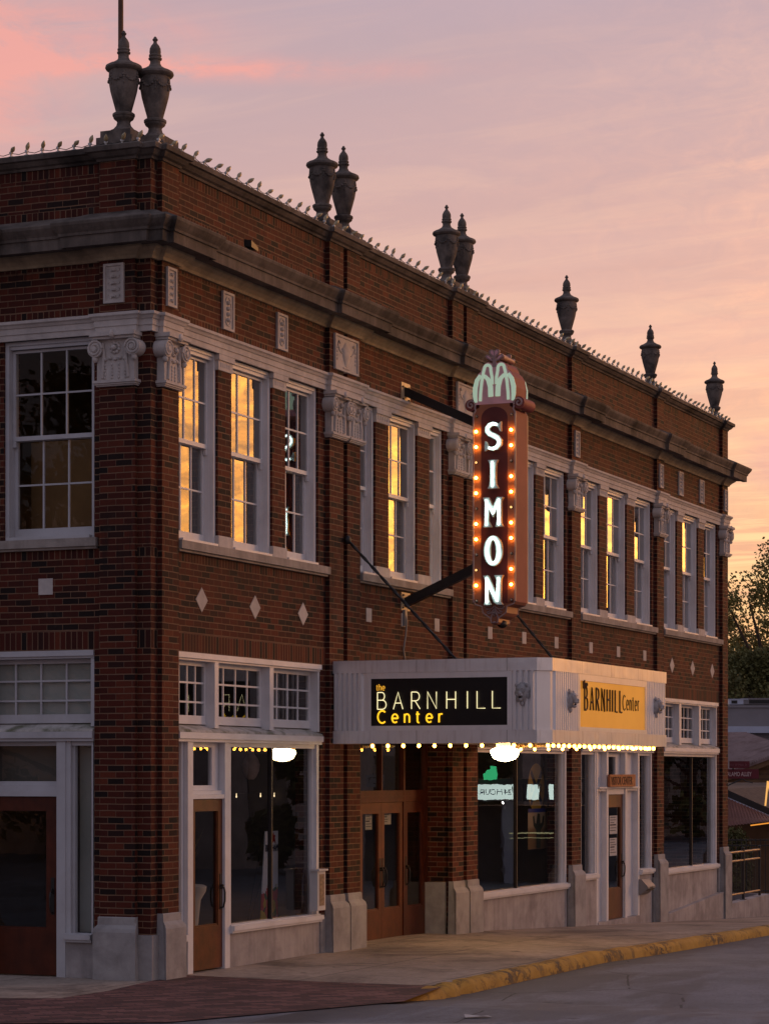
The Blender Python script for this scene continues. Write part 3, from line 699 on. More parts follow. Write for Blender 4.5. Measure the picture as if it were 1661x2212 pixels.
def window(u0, u1, m, cols=3):
    mb = MB(); z0, z1 = ZS, ZT
    framering(mb, u0, u1, z0, z1, .05, .05, .045, .03, -.09, -.035, m)
    framering(mb, u0+.018, u1-.018, z0+.02, z1-.02, .034, .034, .06, .03, -.235, -.0905, m)
    mb.box(u0+.0505, u1-.0505, -.06, .03, z0-.004, z0+.035, m)     # wooden sill nose
    mb.box(u0+.0505, u1-.0505, -.0895, -.055, z1-.085, z1-.0455, m)
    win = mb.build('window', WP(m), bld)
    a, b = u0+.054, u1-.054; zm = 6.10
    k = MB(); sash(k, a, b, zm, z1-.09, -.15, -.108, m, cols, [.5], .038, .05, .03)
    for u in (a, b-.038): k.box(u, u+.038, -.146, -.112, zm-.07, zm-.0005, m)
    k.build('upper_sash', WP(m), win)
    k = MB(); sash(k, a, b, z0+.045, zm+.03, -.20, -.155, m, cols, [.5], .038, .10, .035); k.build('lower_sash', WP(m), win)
    pane(a+.03, b-.03, zm+.03, z1-.1, -.129, m, win, GLASS if m is mA else GLASSB); pane(a+.03, b-.03, z0+.1, zm+.0, -.178, m, win, GLASS if m is mA else GLASSB)
    return win
for a, b in UPW: window(a, b, mA, 3 if b-a > .7 else 2)
for a, b in UPB:
    w_ = window(a, b, mB); k = MB(); k.quad(mB(a, -.6, ZS), mB(b, -.6, ZS), mB(b, -.6, ZS+1.2), mB(a, -.6, ZS+1.2)); k.build('shade', TANPLANE, w_)  # brown plane added behind the lower panes in place of the room wall
BAYS = [(.58, 4.665, 0, 3), (5.70, 8.955, 3, 6), (10.03, 14.31, 6, 9), (14.82, 19.13, 9, 12), (19.6, 23.6, 12, 15)]
for a, b, i, j in BAYS:
    mb = MB(); mb.box(a, b, -.10, .085, 4.853, 4.948, mA); mb.box(a+.01, b-.01, -.02, .05, 4.825, 4.852, mA); mb.build('sill', SILLST, bld)
    for q in range(i, j-1):
        u0, u1 = UPW[q][1], UPW[q+1][0]
        mb = MB(); mb.box(u0-.012, u1+.012, -.10, .018, 4.949, 5.09, mA); mb.build('mullion_base', STONE, bld)
        mb = MB(); mb.box(u0-.01, u1+.01, -.08, .014, 7.035, 7.218, mA); mb.box(u0-.03, u1+.03, -.06, .034, 7.15, 7.217, mA)
        for t in range(5): mb.box(u0+.05+t*(u1-u0-.14)/4, u0+.07+t*(u1-u0-.14)/4, .0141, .02, 7.075, 7.125, mA)
        mb.build('mullion_cap', STONE, bld)
mb = MB(); mb.box(.665, 2.0, -.10, .07, 4.853, 4.948, mB); mb.box(.675, 2.0, -.02, .04, 4.825, 4.852, mB); mb.build('sill', SILLST, bld)

# storefront transoms
def transom(m, u0, u1, posts, blind=False):
    mb = MB()
    mb.box(u0, u1, -.14, .025, 3.625, 3.688, m); mb.box(u0, u1, -.14, .0, 3.60, 3.6245, m)
    ed = [u0]+[v for p_ in posts for v in p_]+[u1]
    for a, b in posts: mb.box(a, b, -.16, .0, 2.83, 3.5995, m)
    mb.box(u0, u0+.05, -.16, -.01, 2.83, 3.5995, m); mb.box(u1-.05, u1, -.16, -.01, 2.83, 3.5995, m)
    mb.box(u0, u1, -.14, .05, 2.70, 2.772, m); mb.box(u0, u1, -.14, .025, 2.665, 2.6995, m)
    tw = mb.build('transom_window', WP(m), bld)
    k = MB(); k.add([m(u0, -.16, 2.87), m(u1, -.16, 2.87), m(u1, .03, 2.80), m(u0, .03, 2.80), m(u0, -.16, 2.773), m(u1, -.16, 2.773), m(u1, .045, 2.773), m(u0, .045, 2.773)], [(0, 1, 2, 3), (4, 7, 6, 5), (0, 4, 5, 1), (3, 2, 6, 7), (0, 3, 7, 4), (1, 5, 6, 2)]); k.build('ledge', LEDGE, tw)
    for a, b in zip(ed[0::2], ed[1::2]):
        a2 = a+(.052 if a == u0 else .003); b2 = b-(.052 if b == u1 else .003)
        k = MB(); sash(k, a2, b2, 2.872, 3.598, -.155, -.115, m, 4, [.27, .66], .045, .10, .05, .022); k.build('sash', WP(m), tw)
        pane(a2+.03, b2-.03, 2.95, 3.57, -.136, m, tw, SHOPG)
        if blind:
            k = MB(); k.quad(m(a2, -.17, 2.88), m(b2, -.17, 2.88), m(b2, -.17, 3.6), m(a2, -.17, 3.6)); k.build('blind', BLIND, tw)
    return tw
transom(mA, .60, 4.52, [(1.56, 1.66), (3.04, 3.15)])
transom(mA, 10.05, 14.27, [(11.4, 11.5), (12.85, 12.95)])
transom(mA, 14.98, 19.06, [(16.4, 16.5), (17.6, 17.7)])
transom(mA, 19.68, 23.45, [(20.78, 20.92), (22.13, 22.26)])
transom(mB, .72, 4.0, [(2.2, 2.3)], True)
ZH = 2.664
def display(m, u0, u1, zs, mull, gz, dep=-.10, framl=.05, framr=.07):
    mb = MB()
    mb.box(u0, u0+framl, dep-.04, -.01, zs, ZH, m); mb.box(u1-framr, u1, dep-.04, -.01, zs, ZH, m)
    mb.box(u0+framl, u1-framr, dep-.04, -.03, ZH-.05, ZH, m)
    mb.box(u1-framr-.03, u1-framr, dep-.02, dep+.04, zs, ZH-.05, m)
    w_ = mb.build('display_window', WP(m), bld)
    k = MB(); k.box(u0+.002, u1-.002, dep-.03, .02, zs-.012, zs, m); k.box(u0-.0, u1, -.03, .065, zs-.07, zs-.0125, m); k.box(u0, u1, -.03, .04, zs-.10, zs-.0705, m); k.build('window_sill', WP(m), w_)
    for u in mull: k = MB(); k.box(u-.014, u+.014, dep-.025, dep+.03, zs, ZH-.05, m); k.build('mullion', STEEL, w_)
    pane(u0+framl, u1-framr, zs, ZH-.05, dep, m, w_, SHOPG)
    k = MB(); k.box(u0+.003, u1-.003, -.12, .0, gz-.3, zs-.1005, m); k.build('bulkhead', CONC, bld)
    return w_
# bay one
display(mA, 1.95, 4.50, .505, [3.25], 0)
mb = MB(); mb.box(.61, .66, -.13, -.02, .46, ZH, mA); mb.box(.82, .868, -.13, -.05, .46, ZH, mA); mb.box(.61, .869, -.13, .03, .38, .455, mA)
sl = mb.build('sidelight', WHITE, bld); pane(.66, .82, .46, ZH, -.09, mA, sl, SHOPG)
mb = MB(); mb.box(.61, .868, -.12, -.01, -.2, .379, mA); mb.build('bulkhead', CONC, bld)
def door(m, u0, u1, z0, z1, d0, d1, mat, st=.10, top=.13, bot=.46, hside=1, kick=True, name='door', handle=True):
    mb = MB(); framering(mb, u0, u1, z0, z1, st, st, top, bot, d0, d1, m)
    e = .012
    mb.box(u0+st, u1-st, d1-.03, d1-.008, z0+bot+.0005, z0+bot+.02, m); mb.box(u0+st, u0+st+.015, d1-.03, d1-.008, z0+bot+.02, z1-top, m); mb.box(u1-st-.015, u1-st, d1-.03, d1-.008, z0+bot+.02, z1-top, m)
    dr = mb.build(name, mat, bld)
    pane(u0+st, u1-st, z0+bot, z1-top, (d0+d1)/2-.006, m, dr, SHOPG)
    if handle:
        u = (u1-st*.45) if hside > 0 else (u0+st*.45); z = .92+(z0 if z0 < -.1 else 0)
        k = MB(); k.box(u-.022, u+.022, d1, d1+.006, z-.22, z+.2, m)
        k.tube([m(u, d1+.006, z+.03), m(u, d1+.05, z+.035), m(u+.0, d1+.062, z-.02), m(u+.0, d1+.06, z-.12), m(u, d1+.04, z-.19), m(u, d1+.006, z-.2)], .011, 7)
        k.tube([m(u, d1, z+.06), m(u, d1+.04, z+.06)], .015, 8)
        k.build('handle', IRON, dr)
    return dr
mb = MB(); mb.box(.875, 1.005, -.14, .005, -.1, ZH, mA); mb.box(1.815, 1.945, -.14, .005, -.1, ZH, mA)
mb.box(1.0055, 1.8145, -.14, .0, 2.005, 2.055, mA); mb.box(1.0055, 1.8145, -.14, -.03, 2.056, 2.10, mA)
df = mb.build('door_frame', WHITE, bld)
k = MB(); framering(k, 1.02, 1.80, 2.101, ZH, .10, .16, .06, .06, -.13, -.08, mA); k.build('transom_sash', WHITE, df)
pane(1.1, 1.66, 2.15, 2.62, -.105, mA, df, SHOPG)
door(mA, 1.008, 1.812, .02, 2.0, -.085, -.03, WOOD, .11, .14, .50, 1)
# side street front
display(mB, .74, 1.09, .50, [], 0, -.10, .02, .06)
mb = MB(); mb.box(1.09, 1.205, -.14, .005, -.05, ZH, mB); mb.box(2.25, 2.36, -.14, .005, -.05, ZH, mB); mb.box(1.2055, 2.2495, -.14, .0, 2.04, 2.10, mB); mb.box(1.2055, 2.2495, -.13, -.02, 2.1005, 2.16, mB)
df = mb.build('door_frame', WHITE_SHADED, bld); k = MB(); framering(k, 1.22, 2.24, 2.161, ZH, .03, .10, .05, .05, -.12, -.07, mB); k.build('transom_sash', WHITE_SHADED, df)
pane(1.25, 2.14, 2.2, 2.62, -.095, mB, df, SHOPG)
k = MB(); k.quad(mB(1.2, -.3, 2.1), mB(2.25, -.3, 2.1), mB(2.25, -.3, 2.65), mB(1.2, -.3, 2.65)); k.build('blind', CURTAIN, df)
k = MB(); k.quad(mB(.74, -.25, .5), mB(1.05, -.25, .5), mB(1.05, -.25, 2.65), mB(.74, -.25, 2.65)); k.build('blind', BLIND, bld)
door(mB, 1.21, 2.245, .015, 2.035, -.085, -.03, DWOOD, .14, .16, .52, -1)
mb = MB(); mb.box(2.36, 4.0, -.3, -.02, -.2, ZH, mB); mb.build('infill_panel', BRICKP, bld)
# recessed entrance
DY = -.36
mb = MB(); mb.box(8.96, 9.035, DY-.02, -.055, -.4, .72, mA); mb.build('entrance_plinth', CONCP, bld)
mb = MB()
for u in (5.69, 6.53, 8.12, 8.965): mb.box(u, u+.065, DY-.06, DY+.015, -.1, 3.6, mA)
mb.box(5.755, 8.965, DY-.055, DY+.012, 1.895, 2.06, mA); mb.box(5.755, 8.965, DY-.05, DY+.03, 1.955, 1.985, mA); mb.box(5.755, 8.965, DY-.055, DY+.012, 3.5, 3.62, mA)
mb.box(7.33, 7.37, DY-.055, DY+.012, 2.061, 3.5, mA); mb.box(5.69, 9.03, DY-.05, DY+.02, 3.62, 3.69, mA)
ef = mb.build('entrance_frame', DWOOD, bld)
pane(5.755, 8.965, 2.06, 3.5, DY-.03, mA, ef, SHOPG)
door(mA, 6.60, 7.352, -.035, 1.89, DY-.045, DY, WOOD, .10, .15, .44, 1); door(mA, 7.358, 8.115, -.035, 1.89, DY-.045, DY, WOOD, .10, .15, .44, -1)
door(mA, 5.76, 6.525, -.035, 1.89, DY-.045, DY, DWOOD, .10, .15, .44, 1, handle=False); door(mA, 8.19, 8.96, -.045, 1.89, DY-.045, DY, DWOOD, .11, .15, .44, -1)
# bay three
display(mA, 10.07, 14.25, .505, [12.06], -.2)
# bay four: visitor centre front
display(mA, 15.0, 15.80, .60, [], -.35, -.10, .02, .06); display(mA, 18.26, 19.04, .58, [], -.45, -.10, .02, .07)
mb = MB()
for a, b in ((15.80, 15.88), (16.36, 16.46), (17.42, 17.53), (18.16, 18.26)): mb.box(a, b, -.16, .0, -.5, ZH, mA)
mb.box(15.8805, 16.3595, -.15, -.10, -.5, ZH, mA); mb.box(17.5305, 18.1595, -.15, -.10, -.5, ZH, mA)
mb.box(15.8805, 18.1595, -.0995, .035, 2.035, 2.062, mA); mb.box(15.8805, 16.3595, -.0995, -.01, 1.99, 2.0345, mA); mb.box(17.5305, 18.1595, -.0995, -.01, 1.99, 2.0345, mA)
mb.box(16.4605, 17.4195, -.15, -.02, 1.93, 2.034, mA)
df = mb.build('door_frame', WHITE, bld); k = MB(); framering(k, 16.465, 17.415, 2.0635, ZH-.01, .05, .25, .07, .05, -.14, -.10, mA); k.build('transom_sash', WHITE, df)
pane(16.5, 17.2, 2.1, 2.6, -.12, mA, df, SHOPG)
mb = MB(); mb.box(15.85, 18.2, -.4, .02, -.9, -.245, mA); mb.build('door_step', CONC, bld)
door(mA, 16.465, 17.415, -.235, 1.925, -.10, -.05, WOOD, .12, .22, .52, 1)
# bay five
display(mA, 19.70, 23.43, .515, [21.9], -.5)
mb = MB(); mb.add([mA(19.75, .0, -1.2), mA(23.55, .0, -1.2), mA(23.55, .0, -.06), mA(19.75, .0, -.30), mA(19.75, .10, -1.2), mA(23.55, .10, -1.2), mA(23.55, .10, -.06), mA(19.75, .10, -.30)], [(0, 1, 2, 3), (4, 7, 6, 5), (3, 2, 6, 7), (0, 3, 7, 4), (1, 5, 6, 2), (0, 4, 5, 1)]); mb.build('ramp_kerb', CONC, bld)

# ------------------------------------------------------------------ urns
def urn(loc, sc_, label, rz):
    t = thing('stone_urn', label, 'urn', loc, rz, 'stone urns along the parapet')
    k = MB(); k.box(-.23, .23, -.23, .23, 0, .085); k.box(-.195, .195, -.195, .195, .085, .165); pd = k.build('pedestal', URNST, t, True)
    k = MB(); k.lathe([(.17, .165), (.165, .185), (.125, .205), (.085, .25), (.075, .29), (.085, .31), (.108, .325), (.118, .34), (.118, .352), (.128, .362), (.128, .385), (.115, .395), (.088, .40)], 0, 0, 24); k.build('foot', URNST, t, True, 40)
    k = MB(); k.lathe([(.088, .40), (.10, .45), (.125, .54), (.152, .64), (.166, .72), (.172, .79), (.168, .865), (.165, .87), (.20, .885), (.212, .905), (.205, .93), (.18, .945)], 0, 0, 28)
    for q in range(6):
        a = q*math.pi/3
        for s_ in range(7):
            b = a+(s_-3)*.155; z = .80-.055*(1-((s_-3)/3)**2)
            r = .168; k.ball((r*math.cos(b), r*math.sin(b), z), .019, .019, .017, 6, 5)
        a2 = a+math.pi/6
        for s_ in range(5): k.ball((.168*math.cos(a2), .168*math.sin(a2), .83-.028*s_), .016-.001*s_, .016-.001*s_, .02, 6, 5)
    k.build('body', URNST, t, True, 40)
    k = MB(); k.lathe([(.18, .945), (.13, .965), (.075, 1.0), (.058, 1.035), (.06, 1.065), (.075, 1.075), (.078, 1.09), (.066, 1.095), (.064, 1.105), (.073, 1.115), (.07, 1.13), (.06, 1.135), (.066, 1.16), (.062, 1.20), (.045, 1.235), (.024, 1.26), (.018, 1.28), (.03, 1.295), (.032, 1.305), (.02, 1.318), (.016, 1.33), (.004, 1.34)], 0, 0, 20)
    k.build('finial', URNST, t, True, 40)
    for c in (pd,): pass
    t.scale = (sc_,)*3
    return t
ZC = 9.305
URNS = [((.21, .46, ZC+.04), .99, 'stone urn over the side street, leftmost of the corner pair, flagpole behind it'),
        ((.47, .20, ZC), 1.0, 'stone urn on the front corner, right hand of the corner pair'),
        ((5.0, .19, ZC-.005), 1.0, 'nearer urn of the pair above the left end of the marquee'),
        ((5.68, .19, ZC-.005), .985, 'farther urn of the pair above the left end of the marquee'),
        ((9.38, .19, ZC-.005), .985, 'nearer urn of the pair up behind the neon blade sign'),
        ((10.0, .19, ZC-.005), .99, 'farther urn of the pair up behind the neon blade sign'),
        ((14.79, .19, ZC-.02), .975, 'first single urn to the right of the blade sign'),
        ((19.54, .19, ZC-.04), .965, 'single urn between two other single urns on the right parapet'),
        ((23.92, .19, ZC-.05), .965, 'last stone urn at the far right end of the parapet')]
ru = random.Random(5)
for loc, s_, lb in URNS: urn(loc, s_, lb, ru.uniform(-.15, .15)*0)
t = thing('flagpole', 'thin brown flagpole rising behind the leftmost corner urn', 'flagpole', (1.02, .95, 8.7))
k = MB(); k.lathe([(.045, 8.7), (.045, 9.4), (.032, 9.45), (.028, 14.5)], 1.02, .95, 12); k.build('pole', plain('brown_pole', (.12, .055, .03), .6, .2, 5, 0), t)
k = MB(); k.lathe([(.09, 8.7), (.09, 8.74), (.05, 8.76)], 1.02, .95, 12); k.build('base_collar', STEEL, t)

# ------------------------------------------------------------------ string lights on the coping
def stringlight(label, pts, outv):
    base = pts[0]; t = thing('string_light', label, 'string lights', base, 0, 'string lights on the parapet')
    rs = random.Random(11); wp = []
    cm = MB(); cm.box(-.012, .012, -.028, .028, 0, .012); cm.box(-.010, .010, -.008, .008, .0121, .05); cm.box(-.016, .016, -.016, .016, .04, .062)
    proto_me = None; bm_me = None
    for i, p in enumerate(pts):
        an = rs.uniform(-.5, .5); til = rs.uniform(.35, 1.2)
        if proto_me is None:
            c = cm.build('clip', CLIPW, t, True); proto_me = c.data
            b = MB(); b.lathe([(.014, 0), (.016, .012), (.024, .034), (.026, .05), (.018, .075), (.004, .098)], 0, 0, 8); o = b.build('bulb', TIPB, t, True, 40); bm_me = o.data
        else:
            c = bpy.data.objects.new('clip', proto_me); col.objects.link(c); c.parent = t
            o = bpy.data.objects.new('bulb', bm_me); col.objects.link(o); o.parent = t
        rel = Vector(p)-Vector(base); c.location = rel; c.rotation_euler = (0, 0, an*.6)
        o.location = rel+Vector((0, 0, .058))
        d = Vector((outv[0]+rs.uniform(-.35, .35), outv[1]+rs.uniform(-.3, .3), til)).normalized()
        o.rotation_euler = d.to_track_quat('Z', 'Y').to_euler()
        wp += [Vector(p)+Vector((0, 0, .045))]
        if i < len(pts)-1: q = (Vector(p)+Vector(pts[i+1]))/2; wp.append(q+Vector((0, 0, .016+rs.uniform(0, .012))))
    k = MB(); k.tube(wp, .0045, 5); k.build('wire', WIRE, t)
def zc(x): return 9.302
stringlight('string of small unlit bulbs clipped along the long front parapet', [(.05+i*.278+(.02 if i % 2 else 0), -.07, zc(0)+.001) for i in range(87)], (.55, -.5))
stringlight('short string of small unlit bulbs clipped along the side street parapet', [(-.07, .12+i*.205, zc(0)+.001) for i in range(24)], (-.35, -.55))

# ------------------------------------------------------------------ blade sign
S0, S1 = 7.10, 7.56
YC = -1.409
sg = thing('blade_sign', 'tall vertical neon theatre sign reading SIMON with green and pink crown', 'neon sign', (7.33, YC, 4.28))
def zz(px): return 2.313 + (1669-px)*5.9/(5350)*1.0 if False else None
HW = .275
# local helper: (a = right as seen from the near face, z) -> world, t = x
def mS(a, z, t): return (t, YC-a, z)
body = [(-HW, 4.62), (HW, 4.62), (HW, 7.19), (HW-.03, 7.235), (HW-.08, 7.26), (.2, 7.33), (.13, 7.40), (0, 7.43), (-.13, 7.40), (-.2, 7.33), (-HW+.08, 7.26), (-HW+.03, 7.235), (-HW, 7.19)]
body = [(a*1.12, z) for a, z in body]
HW *= 1.12
k = MB(); k.prism(body, S0+.012, S1-.012, mS); k.build('cabinet', RUST, sg)
tail = [(-HW, 4.62), (-HW+.03, 4.585), (-HW+.13, 4.555), (-.17, 4.47), (-.13, 4.43), (-.055, 4.395), (-.055, 4.345), (-.03, 4.315), (0, 4.325), (.03, 4.315), (.055, 4.345), (.055, 4.395), (.13, 4.43), (.17, 4.47), (HW-.13, 4.555), (HW-.03, 4.585), (HW, 4.62)]
k = MB(); k.prism(tail, S0+.012, S1-.012, mS); k.build('tail', BAND, sg)
def crown_outline():
    pts = []
    L_ = [(.27, 7.30), (.295, 7.42), (.30, 7.52), (.275, 7.65), (.235, 7.72), (.195, 7.75), (.18, 7.80), (.14, 7.85), (.09, 7.868), (.045, 7.85)]
    return [(a, z) for a, z in L_] + [(-a, z) for a, z in reversed(L_)]
cr = crown_outline()
k = MB(); k.prism(cr+[(-.2, 7.32), (0, 7.42), (.2, 7.32)], S0+.010, S1-.010, mS); k.build('crown', RUST, sg)
for sgn in (-1, 1):
    k = MB(); k.prism(arc(sgn*.345, 7.30, .082, .082, 0, 345, 22), S0+.006, S1-.006, mS); k.build('scroll', RUST, sg)
    k = MB(); k.prism(arc(sgn*.098, 7.925, .038, .034, 0, 340, 16), S0+.02, S1-.02, mS); k.build('plume_roll', plain('tan_roll%d' % sgn, (.45, .22, .14), .5, .1, 4, 0) if sgn < 0 else MATS['tan_roll-1'], sg)
k = MB(); k.prism(arc(.0, 7.97, .06, .045, 0, 340, 16), S0+.02, S1-.02, mS); k.build('plume_roll', MATS['tan_roll-1'], sg)
def heart(cx, cz, s):
    p = []
    for q in range(24):
        t_ = 2*math.pi*q/24; p.append((cx+s*.062*math.sin(t_)**3*1.0, cz+s*(.055*math.cos(t_)-.021*math.cos(2*t_)-.008*math.cos(3*t_))*.9+.0))
    return p
for face, fs in ((S0, 1), (S1, -1)):
    near = fs > 0
    def mF(a, z, t): return (face - fs*t, YC-a, z)       # t grows outwards from the face
    k = MB(); k.prism([(a, z) for a, z in body], -.012, .001, mF); k.build('face_panel', BAND, sg)
    inn = [(-.19, 4.60), (.19, 4.60), (.19, 7.11)] + arc(0, 7.11, .19, .15, 0, 180, 14)[1:]
    k = MB(); k.prism(inn, .001, .004, mF); k.build('letter_panel', BURG, sg)
    # rims
    k = MB()
    for sgn in (-1, 1):
        k.box(0, 1, 0, 1, 0, 1, lambda u, v, w_: mF(sgn*(HW-.018+.02*u), 4.62+v*(7.16-4.62), .001+.016*w_))
    k.build('rim', TAUPE, sg)
    k = MB(); k.prism([(a*.985, z) for a, z in cr], -.010, .002, mF); k.build('crown_face', PINK, sg)
    k = MB(); W_ = .020
    def ribbon(pts, wd, t0, t1):
        n = len(pts); lft = []; rgt = []
        for i in range(n):
            p0 = pts[max(i-1, 0)]; p1 = pts[min(i+1, n-1)]; dx, dz = p1[0]-p0[0], p1[1]-p0[1]; l = math.hypot(dx, dz) or 1
            wi = wd[i] if isinstance(wd, list) else wd
            lft.append((pts[i][0]-dz/l*wi, pts[i][1]+dx/l*wi)); rgt.append((pts[i][0]+dz/l*wi, pts[i][1]-dx/l*wi))
        for i in range(n-1):
            vs = [mF(*q, t) for t in (t0, t1) for q in (lft[i], lft[i+1], rgt[i+1], rgt[i])]
            k.add(vs, [(3, 2, 1, 0), (4, 5, 6, 7), (0, 1, 5, 4), (2, 3, 7, 6)])
    for sgn in (-1, 1):
        ribbon([(sgn*.03, 7.565), (sgn*.032, 7.66), (sgn*.05, 7.75)] + [(sgn*(.098+.05*math.cos(R(180-a_))), 7.77+.06*math.sin(R(a_))) for a_ in range(20, 150, 20)] + [(sgn*.158, 7.73), (sgn*.182, 7.6), (sgn*.198, 7.45), (sgn*.202, 7.345)], W_*1.02, .002, .011)
        ribbon([(sgn*.050, 7.40), (sgn*.055, 7.53), (sgn*.09, 7.635), (sgn*.145, 7.69)], [.036, .036, .030, .022], .0025, .009)
        ribbon([(sgn*.20, 7.70), (sgn*.25, 7.63), (sgn*.277, 7.52), (sgn*.278, 7.42), (sgn*.266, 7.33)], [.022, .031, .034, .031, .022], .0015, .008)
    k.build('crown_ribbon', MINT, sg)
    k = MB()
    k.prism(heart(0, 7.985, 1.25)[::-1], -.02, .008, mF)
    for sgn in (-1, 1): k.prism([(sgn*.02, 7.875), (sgn*.05, 7.885), (sgn*.115, 7.925), (sgn*.13, 7.95), (sgn*.11, 7.972), (sgn*.08, 7.965), (sgn*.035, 7.92)], -.018, .007, mF)
    k.prism([(-.03, 7.80), (.03, 7.80), (.022, 7.95), (-.022, 7.95)], -.016, .006, mF)
    k.build('plume', TAUPE, sg)
    k = MB()
    for sgn in (-1, 1):
        k.prism([(sgn*.008, 7.95), (sgn*.045, 7.98), (sgn*.055, 8.01), (sgn*.03, 8.025), (sgn*.008, 8.0)], .008, .010, mF)
        k.prism([(sgn*.05, 7.90), (sgn*.1, 7.935), (sgn*.105, 7.955), (sgn*.08, 7.95), (sgn*.045, 7.918)], .007, .009, mF)
    k.build('plume_inlay', PINK, sg)
    k = MB()
    for sgn in (-1, 1):
        spir = [(sgn*.345+(.068-.0024*i)*math.cos(R(200 if sgn > 0 else -20)+(-sgn)*i*.36), 7.30+(.068-.0024*i)*math.sin(R(200 if sgn > 0 else -20)+(-sgn)*i*.36)) for i in range(25)]
        k.tube([mF(a, z, .002) for a, z in spir], .014, 6)
        k.tube([mF(a, z, .002) for a, z in ((sgn*.285, 7.27), (sgn*.27, 7.22), (sgn*.30, 7.17), (sgn*(HW-.008), 7.10))], .013, 6)
    for pth in ([(0, 4.56), (-.05, 4.52), (-.12, 4.53), (-.14, 4.55), (-.11, 4.565), (-.05, 4.555)], [(0, 4.53), (-.05, 4.47), (-.1, 4.46), (-.11, 4.48), (-.06, 4.50)], [(0, 4.50), (-.04, 4.44), (-.055, 4.38), (-.04, 4.335), (-.02, 4.335), (0, 4.352)], [(-HW+.008, 4.66), (-HW+.03, 4.59), (-HW+.13, 4.56), (-.17, 4.475), (-.06, 4.40)], [(0, 4.57), (0, 4.42)]):
        for sgn in (-1, 1): k.tube([mF(sgn*a, z, -.002) for a, z in pth], .010, 6)
    k.build('scroll_rim', TAUPE, sg, smooth=40)
    # channel letters: units from the sign's own lettering, a to the right, z up
    def letter(name, zlo, zhi, wid, polys, strokes):
        k = MB(); sgnm = 1
        H_ = zhi-zlo
        for i, pl in enumerate(polys):
            q = [((x-.5)*wid, zlo+y*H_) for x, y in pl]
            if not near: q = [(-a, z) for a, z in q]
            n = len(q); k.cur = 1; vs = [mF(a, z, .004) for a, z in q]+[mF(a, z, .062-.0006*i) for a, z in q]
            k.add(vs, [(j, (j+1) % n, n+(j+1) % n, n+j) for j in range(n)]); k.cur = 0
            k.add([mF(a, z, .062-.0006*i) for a, z in q], [tuple(range(n))])
        lt = k.build(name, [LETF, LETS], sg)
        k = MB()
        for st in strokes:
            q = [((x-.5)*wid, zlo+y*H_) for x, y in st]
            if not near: q = [(-a, z) for a, z in q]
            k.tube([mF(a, z, .074) for a, z in q], .0125, 6)
        k.build('neon_tube', NEONW, lt)
    def rib(pts, ws):
        n = len(pts); lf = []; rg = []; asp = .27/.40
        for i in range(n):
            p0 = pts[max(i-1, 0)]; p1 = pts[min(i+1, n-1)]; dx, dz = (p1[0]-p0[0])*asp, p1[1]-p0[1]; l = math.hypot(dx, dz)
            lf.append((pts[i][0]-dz/l*ws[i]/asp, pts[i][1]+dx/l*ws[i])); rg.append((pts[i][0]+dz/l*ws[i]/asp, pts[i][1]-dx/l*ws[i]))
        return [[lf[i], lf[i+1], rg[i+1], rg[i]] for i in range(n-1)]
    spts = [(.86, .80), (.72, .885), (.52, .925), (.32, .885), (.20, .79), (.20, .68), (.32, .59), (.52, .525), (.72, .45), (.83, .35), (.82, .22), (.68, .115), (.48, .075), (.28, .11), (.12, .20)]
    sw = [.045, .055, .065, .078, .088, .092, .09, .09, .09, .092, .088, .075, .062, .05, .03]
    letter('letter', 6.655, 7.055, .27, rib(spts, sw)+[[(.70, .88), (.93, .995), (.93, .66), (.86, .66)], [(.05, .005), (.05, .36), (.14, .33), (.30, .12)]], [spts[1:-1]])
    letter('letter', 6.15, 6.535, .155, [[(.02, 1), (.98, 1), (.80, .88), (.76, .7), (.76, .3), (.82, .12), (1, 0), (0, 0), (.18, .12), (.24, .3), (.24, .7), (.2, .88)]], [[(.46, .94), (.46, .06)]])
    letter('letter', 5.63, 6.03, .285, [[(.0, 1), (.30, 1), (.30, .42), (.28, .2), (.42, 0), (.0, 0), (.09, .12), (.10, .85)], [(.70, 1), (1, 1), (.92, .85), (.92, .12), (1, 0), (.62, 0), (.70, .2), (.70, .42)], [(.2, 1), (.30, 1), (.5, .68), (.5, .33), (.3, .60), (.2, .7)], [(.70, 1), (.8, 1), (.8, .7), (.7, .6), (.5, .33), (.5, .68)]], [[(.17, .06), (.17, .92), (.5, .45), (.80, .92), (.80, .06)]])
    oo = arc(.5, .5, .5, .5, 0, 345, 23); oi = arc(.5, .5, .155, .35, 0, 345, 23)
    letter('letter', 5.10, 5.515, .27, [[oo[i], oo[(i+1) % 24], oi[(i+1) % 24], oi[i]] for i in range(24)], [arc(.5, .5, .32, .42, 0, 362, 26), ])
    letter('letter', 4.575, 4.975, .285, [[(.0, 1), (.27, 1), (.29, .9), (.29, .2), (.42, 0), (.02, 0), (.11, .12), (.11, .85)], [(.56, 1), (1, 1), (.91, .85), (.90, .1), (1, 0), (.82, 0), (.68, .2), (.68, .85)], [(.15, 1), (.27, 1), (.72, .32), (.80, .0), (.70, .01), (.55, .10), (.2, .72)]], [[(.20, .06), (.20, .93), (.42, .52), (.72, .12), (.79, .92)]])
    # bulbs: thirteen a side
    zsb = [7.14-(i)*.2085 for i in range(13)]
    on = {-1: [0, 1, 1, 2, 1, 1, 0, 1, 1, 0, 2, 1, 0], 1: [0, 1, 1, 0, 1, 1, 2, 1, 1, 0, 1, 1, 0]}
